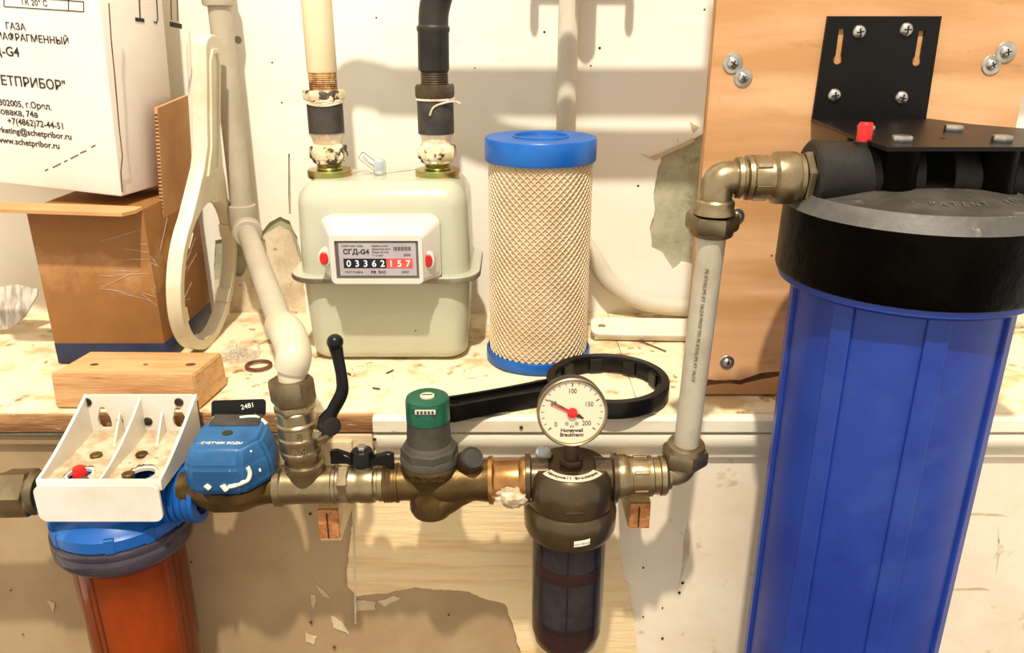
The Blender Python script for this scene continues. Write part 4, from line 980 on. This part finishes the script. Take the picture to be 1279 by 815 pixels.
lt('2005', .84, .60, LH*.07); lt('ГОСТ Р 50818', .06, .08, LH*.06); lt('РФ  ЕАС', .40, .07, LH*.08, bold=.02); lt('ОРЕЛ', .80, .08, LH*.06)
for i in range(16):
    bm = new(); a = lx0+LW*(.71+.0145*i); box(bm, (a,ry-.0013,lz0+LH*.76), (a+LW*(.009 if i%3 else .005),ry-.0011,lz0+LH*.88)); obj('barcode_bar', bm, M_ink, reg)
for k, (a, b) in enumerate(((405,322),(535,325))):
    p = P(a,b,.764); s = -1 if k == 0 else 1
    M = frame(p, (0,-1,0)); 
    bm = new(); lathe(bm, [(.0075,-.012),(.0072,.0005),(.006,.0012)], M, 24, sx=.85, sy=1.25); obj('seal_socket', bm, M_wht2, reg)
    bm = new(); lathe(bm, [(.0050,0),(.0050,.002),(.0040,.0032),(0,.0034)], M, 24, sx=.85, sy=1.3); obj('red_seal', bm, M_red, reg)
bm = new(); lathe(bm, [(.0009,0),(.0006,.0004)], frame(P(519,413,my0-.0001), (0,-1,0)), 8); obj('paint_chip', bm, M_ink, lb)
# port stacks : separate pipe fittings
py_ = .845
zy = lambda b: P(480, b, py_).z
for nm, xx, lab in (('l', P(411,200,py_).x, ''), ('r', P(546,200,py_).x, '')):
    A = Matrix.Translation((xx,py_,0))
    bm = new(); zt0 = 1.193
    lathe(bm, [(.0225,zt0-.002),(.0232,zt0),(.0232,zt0+.0055),(.0222,zt0+.0065),(.012,zt0+.0065)], A, 48); obj('port_washer', bm, M_zinc, Gm)
    bm = new(); lathe(bm, threads(.0135,zt0+.006,zt0+.016,4,.0010), A, 32); obj('port_thread', bm, M_zinc, Gm)
# left stack
Lp = thing('gas_inlet_pipe', 'cream painted gas pipe with chipped nuts entering the meter left port', 'pipe', (P(411,200,py_).x, py_, 1.205))
xx = P(411,200,py_).x; A = Matrix.Translation((xx,py_,0)); z1_ = 1.2055
bm = new(); lathe(bm, [(.0140,z1_),(.0165,z1_+.0015),(.0175,z1_+.006)], A, 32); lathe(bm, hexp(.0200,z1_+.005,z1_+.0180), A, 8, .2); obj('union_nut', bm, M_chipnut, Lp)
bm = new(); lathe(bm, [(.0165,z1_+.017),(.0145,z1_+.020),(.0155,z1_+.025),(.0175,z1_+.0285),(.0185,z1_+.031)], A, 32); obj('painted_neck', bm, M_putty, Lp)
bm = new(); lathe(bm, [(.0170,z1_+.0295),(.0182,z1_+.030),(.0182,z1_+.0600),(.0170,z1_+.0605)], A, 40); obj('black_sleeve', bm, M_sleeve, Lp)
bm = new()
for k in range(3): tube(bm, [Vector((xx+.0185*math.cos(t*PI/8), py_+.0185*math.sin(t*PI/8), z1_+.0605+k*.0013+.0012*math.sin(t*.9+k))) for t in range(17)], .0011, 6, 2)
obj('sealing_twine', bm, M_putty, Lp)
bm = new(); lathe(bm, hexp(.0215,z1_+.0635,z1_+.0735), A, 6, .1); obj('lock_nut', bm, M_chipnut, Lp)
bm = new(); lathe(bm, threads(.0145,z1_+.0730,z1_+.0910,9,.0009), A, 32); obj('rusty_thread', bm, M_rust, Lp)
bm = new(); lathe(bm, [(.0146,z1_+.0905),(.0150,z1_+.092),(.0150,1.376)], A, 36); tube(bm, [Vector((xx,py_,1.375)), Vector((xx,py_,1.395)), Vector((xx+.006,py_-.002,1.418)), Vector((xx+.022,py_-.010,1.438)), Vector((xx+.05,.825,1.447)), Vector((xx+.10,.820,1.449)), Vector((xx+.6,.820,1.449)), Vector((xx+1.2,.820,1.449))], .0150, 32, 8); obj('cream_pipe', bm, M_creampipe, Lp)
# right stack
xx = P(546,200,py_).x; A = Matrix.Translation((xx,py_,0))
Rh_ = thing('gas_outlet_hose', 'black gas outlet pipe with brown nut rising from the meter right port', 'pipe', (xx, py_, 1.205))
bm = new(); lathe(bm, [(.0140,z1_),(.0170,z1_+.0015),(.0170,z1_+.006)], A, 32); lathe(bm, hexp(.0205,z1_+.005,z1_+.0180), A, 8, .3); obj('union_nut', bm, M_chipnut, Rh_)
bm = new(); lathe(bm, [(.0165,z1_+.017),(.0150,z1_+.020),(.0155,z1_+.026),(.0175,z1_+.0295),(.0185,z1_+.032)], A, 32); obj('painted_neck', bm, M_putty, Rh_)
bm = new(); lathe(bm, [(.0172,z1_+.0300),(.0186,z1_+.0305),(.0186,z1_+.0640),(.0172,z1_+.0645)], A, 40); obj('black_sleeve', bm, M_sleeve, Rh_)
bm = new(); tube(bm, [Vector((xx+.0190*math.cos(t*PI/8), py_+.0190*math.sin(t*PI/8), z1_+.0645)) for t in range(17)], .0011, 6, 2)
f0 = Vector((xx-.004, py_-.0195, z1_+.050)); tube(bm, [f0, f0+Vector((.004,0,.008)), f0+Vector((.014,.002,.012)), Vector((xx+.020,py_-.012,z1_+.063)), Vector((xx+.026,py_-.010,z1_+.061))], .0010, 6); obj('sealing_twine', bm, M_putty, Rh_)
bm = new(); lathe(bm, hexp(.0208,z1_+.0655,z1_+.0790), A, 6, .4); obj('lock_nut', bm, M_brnut, Rh_)
bm = new(); lathe(bm, threads(.0142,z1_+.0785,z1_+.0925,6,.0009), A, 32); obj('dark_thread', bm, M_brnut, Rh_)
hb = Vector((xx-.0005,py_,z1_+.092))
bm = new(); lathe(bm, [(.0150,0),(.0156,.002),(.0156,.036),(.0165,.038),(.0165,.041),(.0150,.043)], frame(hb,(.02,0,1)), 32); obj('hose_cuff', bm, M_hose, Rh_)
hp_ = [hb+Vector((.001,0,.036)), hb+Vector((.002,0,.055)), hb+Vector((.008,-.003,.075)), hb+Vector((.018,-.010,.090)), hb+Vector((.042,-.022,.098)), Vector((xx+.08,.814,1.397)), Vector((xx+.16,.811,1.397)), Vector((xx+.6,.811,1.397)), Vector((xx+1.1,.811,1.397))]
bm = new(); tube(bm, hp_, [.0148,.0150,.0155,.016,.016,.016,.016,.016], 28, 8); obj('bent_hose', bm, M_hose, Rh_)
# seal tag
Sg = thing('wire_seal', 'clear plastic wire seal with a paper tag on top of the gas meter', 'seal', P(470,215,.85))
c = P(474,208,.845); zs_ = 1.1945
bm = new(); lathe(bm, [(.0062,0),(.0068,.002),(.0066,.012),(.0050,.0155),(.0,.0165)], Matrix.Translation((c.x,.845,zs_)), 20, caps=False); obj('seal_body', bm, M_glass, Sg)
bm = new(); box(bm, (c.x-.003,.841,zs_+.003), (c.x+.003,.847,zs_+.012), .0005); obj('seal_core', bm, M_bluem, Sg)
a_ = P(447,197,.84); b_ = P(466,212,.842)
Mt = basis(a_, b_-a_, (0,0,1)); ln = (b_-a_).length*1.15
plate('paper_tag', [rrect(0,0,ln,.0085,.001)], Mt, .0006, M_ink, Sg); plate('tag_face', [rrect(.0006,.0006,ln-.0006,.0079,.0008)], Mt @ Matrix.Translation((0,0,.0006)), .0003, M_sticker, Sg)
text('tag_lettering', 'Пломба', .0046, Mt @ Matrix.Translation((.003,.002,.001)), M_ink, Sg, ext=.0001)
bm = new(); tube(bm, [P(435,219,.84), P(455,213,.84), P(470,217,.84), P(500,214,.84), P(515,212,.842), P(520,211,.842)], .0004, 6); obj('seal_wire', bm, M_screw, Sg)

# ================================================================ CARTRIDGE
ccx = P(672,445,.813).x; ccy = .813
Ct = thing('filter_cartridge', 'net wrapped filter cartridge with blue end caps standing on the ledge', 'filter cartridge', (ccx,ccy,ZL))
A = Matrix.Translation((ccx,ccy,0)); ZT2 = 1.2365; rb = .0520
bm = new(); lathe(bm, [(rb-.0008,1.006),(rb-.0008,ZT2-.010)], A, 72, caps=False); obj('filter_fabric', bm, M_fab, Ct)
bm = new(); n_h = 46; zA, zB = 1.012, ZT2-.016; turns = (zB-zA)/(.0068*n_h)
for s in (-1, 1):
    for k in range(n_h):
        pts = []; NS = 40
        vsr = []
        for i in range(NS+1):
            f = i/NS; t = 2*PI*(k/n_h + s*f*turns); n = Vector((math.cos(t), math.sin(t), 0)); c = Vector((ccx,ccy,zA+(zB-zA)*f))
            tg = Vector((-n.y,n.x,0))
            vsr.append([bm.verts.new(c+n*(rb-.0004)-Vector((0,0,.0009))), bm.verts.new(c+n*(rb+.0007)), bm.verts.new(c+n*(rb-.0004)+Vector((0,0,.0009)))])
        for a, b in zip(vsr, vsr[1:]):
            bm.faces.new((a[0], a[1], b[1], b[0])); bm.faces.new((a[1], a[2], b[2], b[1]))
obj('plastic_netting', bm, M_net, Ct, angle=70, kind='stuff')
for z0_, z1c, nm in ((1.0012,1.0135,'bottom_cap'),(ZT2-.0225,ZT2,'top_cap')):
    bm = new()
    if nm == 'top_cap':
        pr = [(rb,z0_),(.0556,z0_),(.0560,z0_+.001),(.0560,z1c-.0015),(.0550,z1c),(.0285,z1c),(.0282,z1c+.0015),(.0265,z1c+.0018),(.0258,z1c-.0012),(.0,z1c-.0022)]
    else: pr = [(.0,z0_),(.0555,z0_),(.0562,z0_+.001),(.0562,z1c-.001),(.0555,z1c),(.0542,z1c),(.0535,z0_+.004),(rb,z0_+.003)]
    lathe(bm, pr, A, 80, caps=False); obj(nm, bm, M_bluep, Ct)

# ================================================================ WALL PIPE behind the cartridge
yw = .937
Wp = thing('wall_pipe', 'thin grey white pipe running down the back wall behind the cartridge', 'pipe', (P(710,60,yw).x, yw, 1.02))
px_ = P(709,60,yw).x
bm = new(); tube(bm, [Vector((px_,yw,1.75)), Vector((px_,yw,1.4)), Vector((px_,yw,1.25)), Vector((px_+.002,yw,1.14)), P(742,322,yw), P(762,352,yw), P(790,371,yw), P(820,380,yw), P(860,384,yw), Vector((.33,yw,P(860,384,yw).z-.002))], .0110, 24, 7)
obj('pipe', bm, M_wpipe, Wp)
# unseen box with prongs added above the frame to cast the stepped wall shadow
Sh = Wp
bm = new(); box(bm, (px_-.047,.893,1.436), (px_+.066,.925,1.52), .006); obj('shadow_caster', bm, M_steelrim, Sh)
for dx, lo_, rr_ in ((-.041,1.410,.0048),(.060,1.410,.0048),(.014,1.388,.0110)):
    bm = new(); lathe(bm, [(rr_*.7,lo_),(rr_,lo_+.006),(rr_,1.437)], Matrix.Translation((px_+dx,.895,0)), 16); obj('shadow_prong', bm, M_steelrim, Sh)

# ================================================================ FLAT WHITE STRAP on the ledge
St = thing('white_strap', 'flat white plastic bar with a hole lying behind the black wrench', 'plastic bar', (.15,.86,ZL))
p0 = P(737,413,.865); Ms = Matrix.Translation((p0.x,.856,1.0055)) @ Matrix.Rotation(math.radians(-3),4,'Z') @ Matrix.Rotation(math.radians(22),4,'X')
plate('strap_plate', [rrect(0,0,.16,.030,.010), circ(.013,.015,.0042,16,.003)], Ms, .005, M_white, St, bev=.001)
bm = new(); box(bm, (.0045,.001,-.005), (.155,.0045,.002), .0008, 1, Ms); obj('strap_rib', bm, M_white, St)
bm = new(); box(bm, (.02,.024,-.016), (.15,.028,.002), .0008, 1, Ms); obj('strap_rib', bm, M_white, St)

# ================================================================ BLACK WRENCH
Bw = thing('filter_wrench', 'black plastic ring wrench lying on the ledge behind the pressure gauge', 'wrench', (.095,.715,ZL))
wcx, wcy, wro, wri = .0935, .716, .0600, .0510
bm = new(); lathe(bm, [(wri,1.0022),(wro-.001,1.0022),(wro,1.0035),(wro,1.0175),(wro-.001,1.0190),(wri+.001,1.0190),(wri,1.0175),(wri,1.0022)], Matrix.Translation((wcx,wcy,0)), 80, caps=False); ring = obj('wrench_ring', bm, M_black, Bw)
for k in range(9):
    a = 2*PI*k/9+.3; c, s_ = math.cos(a), math.sin(a); M = basis((wcx+c*(wri-.001),wcy+s_*(wri-.001),1.010), (-s_,c,0), (c,s_,0))
    bm = new(); box(bm, (-.007,-.0022,-.0070), (.007,.0022,.0070), .0008, 1, M); obj('grip_tooth', bm, M_black, ring)
hs = Vector((wcx-.055,wcy-.012,1.0105)); he = PZ(548,512,1.012)
bm = new()
dv = (he-hs); nrm = Vector((dv.y,-dv.x,0)).normalized(); K_ = 10; vsr = []
for i in range(K_+1):
    f = i/K_; p = hs+dv*f; wd = .0085+.0045*(1-math.sin(PI*min(f*1.1,1)*.5))+.0035*(f**2); hh = .0082+.0012*f
    if i == K_: wd *= .6
    vsr.append([bm.verts.new(p+nrm*wd*a+Vector((0,0,hh*b))) for a, b in ((-1,-1),(1,-1),(1,.75),(.72,.75),(.72,.35),(-.72,.35),(-.72,.75),(-1,.75))])
for A_v, B_v in zip(vsr, vsr[1:]):
    for i in range(8): bm.faces.new((A_v[i], A_v[(i+1)%8], B_v[(i+1)%8], B_v[i]))
bm.faces.new(vsr[0]); bm.faces.new(vsr[-1]); bmesh.ops.translate(bm, verts=bm.verts, vec=(0,0,.0))
obj('wrench_handle', bm, M_black, Bw, angle=30)
bm = new(); lathe(bm, [(.0045,0),(.0048,.0008),(.0028,.0009),(.0026,0)], Matrix.Translation(hs+dv*.86+Vector((0,0,.0034))), 20, sx=1.6, caps=False); obj('hang_hole', bm, M_blackm, Bw)

# ================================================================ SMALL LITTER
bm = new(); c = PZ(323,456,1.0028)
NS = 28; pts = [Vector((c.x+.0125*math.cos(2*PI*i/NS), c.y+.0120*math.sin(2*PI*i/NS), 1.0030)) for i in range(NS+1)]
tube(bm, pts, .0018, 10, 1); tag(obj('sealing_ring', bm, M_rubber), 'small rust brown sealing ring lying beside the white elbow', 'ring')
def crumple(name, c, sx, sy, sz, m, seed, n=14):
    bm = new(); vs = [[bm.verts.new(c+Vector(((i/n-.5)*sx+.004*noise.noise(Vector((i*.9,j*.9,seed))), (j/n-.5)*sy+.004*noise.noise(Vector((i*.9,j*.9,seed+5))), .0015+sz*abs(noise.noise(Vector((i*.55,j*.55,seed+9))))+sz*.4*abs(noise.noise(Vector((i*1.3,j*1.3,seed)))) ))) for j in range(n+1)] for i in range(n+1)]
    for i in range(n):
        for j in range(n): bm.faces.new((vs[i][j], vs[i+1][j], vs[i+1][j+1], vs[i][j+1]))
    r = bmesh.ops.solidify(bm, geom=bm.faces[:], thickness=.0003); return obj(name, bm, m, angle=20)
c = PZ(300,446,1.0005); tag(crumple('crumpled_film', c, .040, .035, .014, M_film, 4), 'crumpled clear film on the ledge beside the pine block', 'plastic film')
# scuffed plastic tongue at the far left
poly = [(-60,368),(20,356),(46,362),(45,370),(30,396),(14,410),(-2,414),(-60,418)]
yq = .875
pg = [P(a,b,yq) for a,b in poly]
Mq = basis((0,yq,1.0),(1,0,0),(0,.35,1)); 
inv = Mq.inverted(); nq = Mq.to_3x3() @ Vector((0,0,1)); pr = []
for a, b in poly:
    q = inv @ PP(a,b,Vector((0,yq,1.012)),nq); pr.append((q.x,q.y))
zmin = min((Mq @ Vector((x,y,0))).z for x,y in pr)
o = plate('plastic_tongue', [pr], Matrix.Translation((0,0,1.0022-zmin)) @ Mq, .002, M_bag); tag(o, 'scuffed grey plastic piece with rounded end left of the brown box', 'plastic piece')
# debris chips
random.seed(11); bm = new()
for i in range(90):
    x = random.uniform(-.25,.62); y = random.uniform(.70,.945); s_ = random.uniform(.0012,.0040)
    if random.random() < .45: x = random.uniform(-.55,-.2)
    if -.235 < x < -.03 and .775 < y < .92: continue
    M = Matrix.Translation((x,y,1.0012)) @ Matrix.Rotation(random.uniform(0,PI),4,'Z') @ Matrix.Rotation(random.uniform(-.4,.4),4,'X')
    box(bm, (-s_,-s_*.3,-.0003), (s_,s_*.3,.0007), 0, 1, M)
tag(obj('wood_chips', bm, M_chip), 'scattered pale wood chips and plaster crumbs on the ledge', 'debris', kind='stuff')
bm = new()
for a, b, an, l_ in ((487,464,.9,.005),(470,485,-.3,.004),(436,467,-.9,.003),(655,415,.2,.003),(815,432,-.9,.02)):
    p = PZ(a,b,1.0012); M = Matrix.Translation(p) @ Matrix.Rotation(an,4,'Z'); box(bm, (-l_,-.0007,-.0002), (l_,.0007,.0008), 0, 1, M)
tag(obj('dark_splinters', bm, M_plydark), 'few thin dark splinters on the ledge in front of the gas meter', 'debris', kind='stuff')
# rubble right of the blue bowl
for a, b, s_ in ((1268,400,.012),(1256,412,.007)):
    bm = new(); bmesh.ops.create_icosphere(bm, subdivisions=3, radius=1); c = PZ(a,b,1.0+s_*.6)
    for v in bm.verts: k = 1+.35*noise.noise(v.co*2+Vector((a,0,0))); v.co = c+Vector((v.co.x*s_*1.5,v.co.y*s_,v.co.z*s_*.7))*k
    tag(obj('plaster_lump', bm, M_render, angle=30), 'larger plaster lump on the ledge right of the blue bowl' if s_ > .01 else 'smaller plaster lump on the ledge right of the blue bowl', 'rubble', 'plaster lumps')
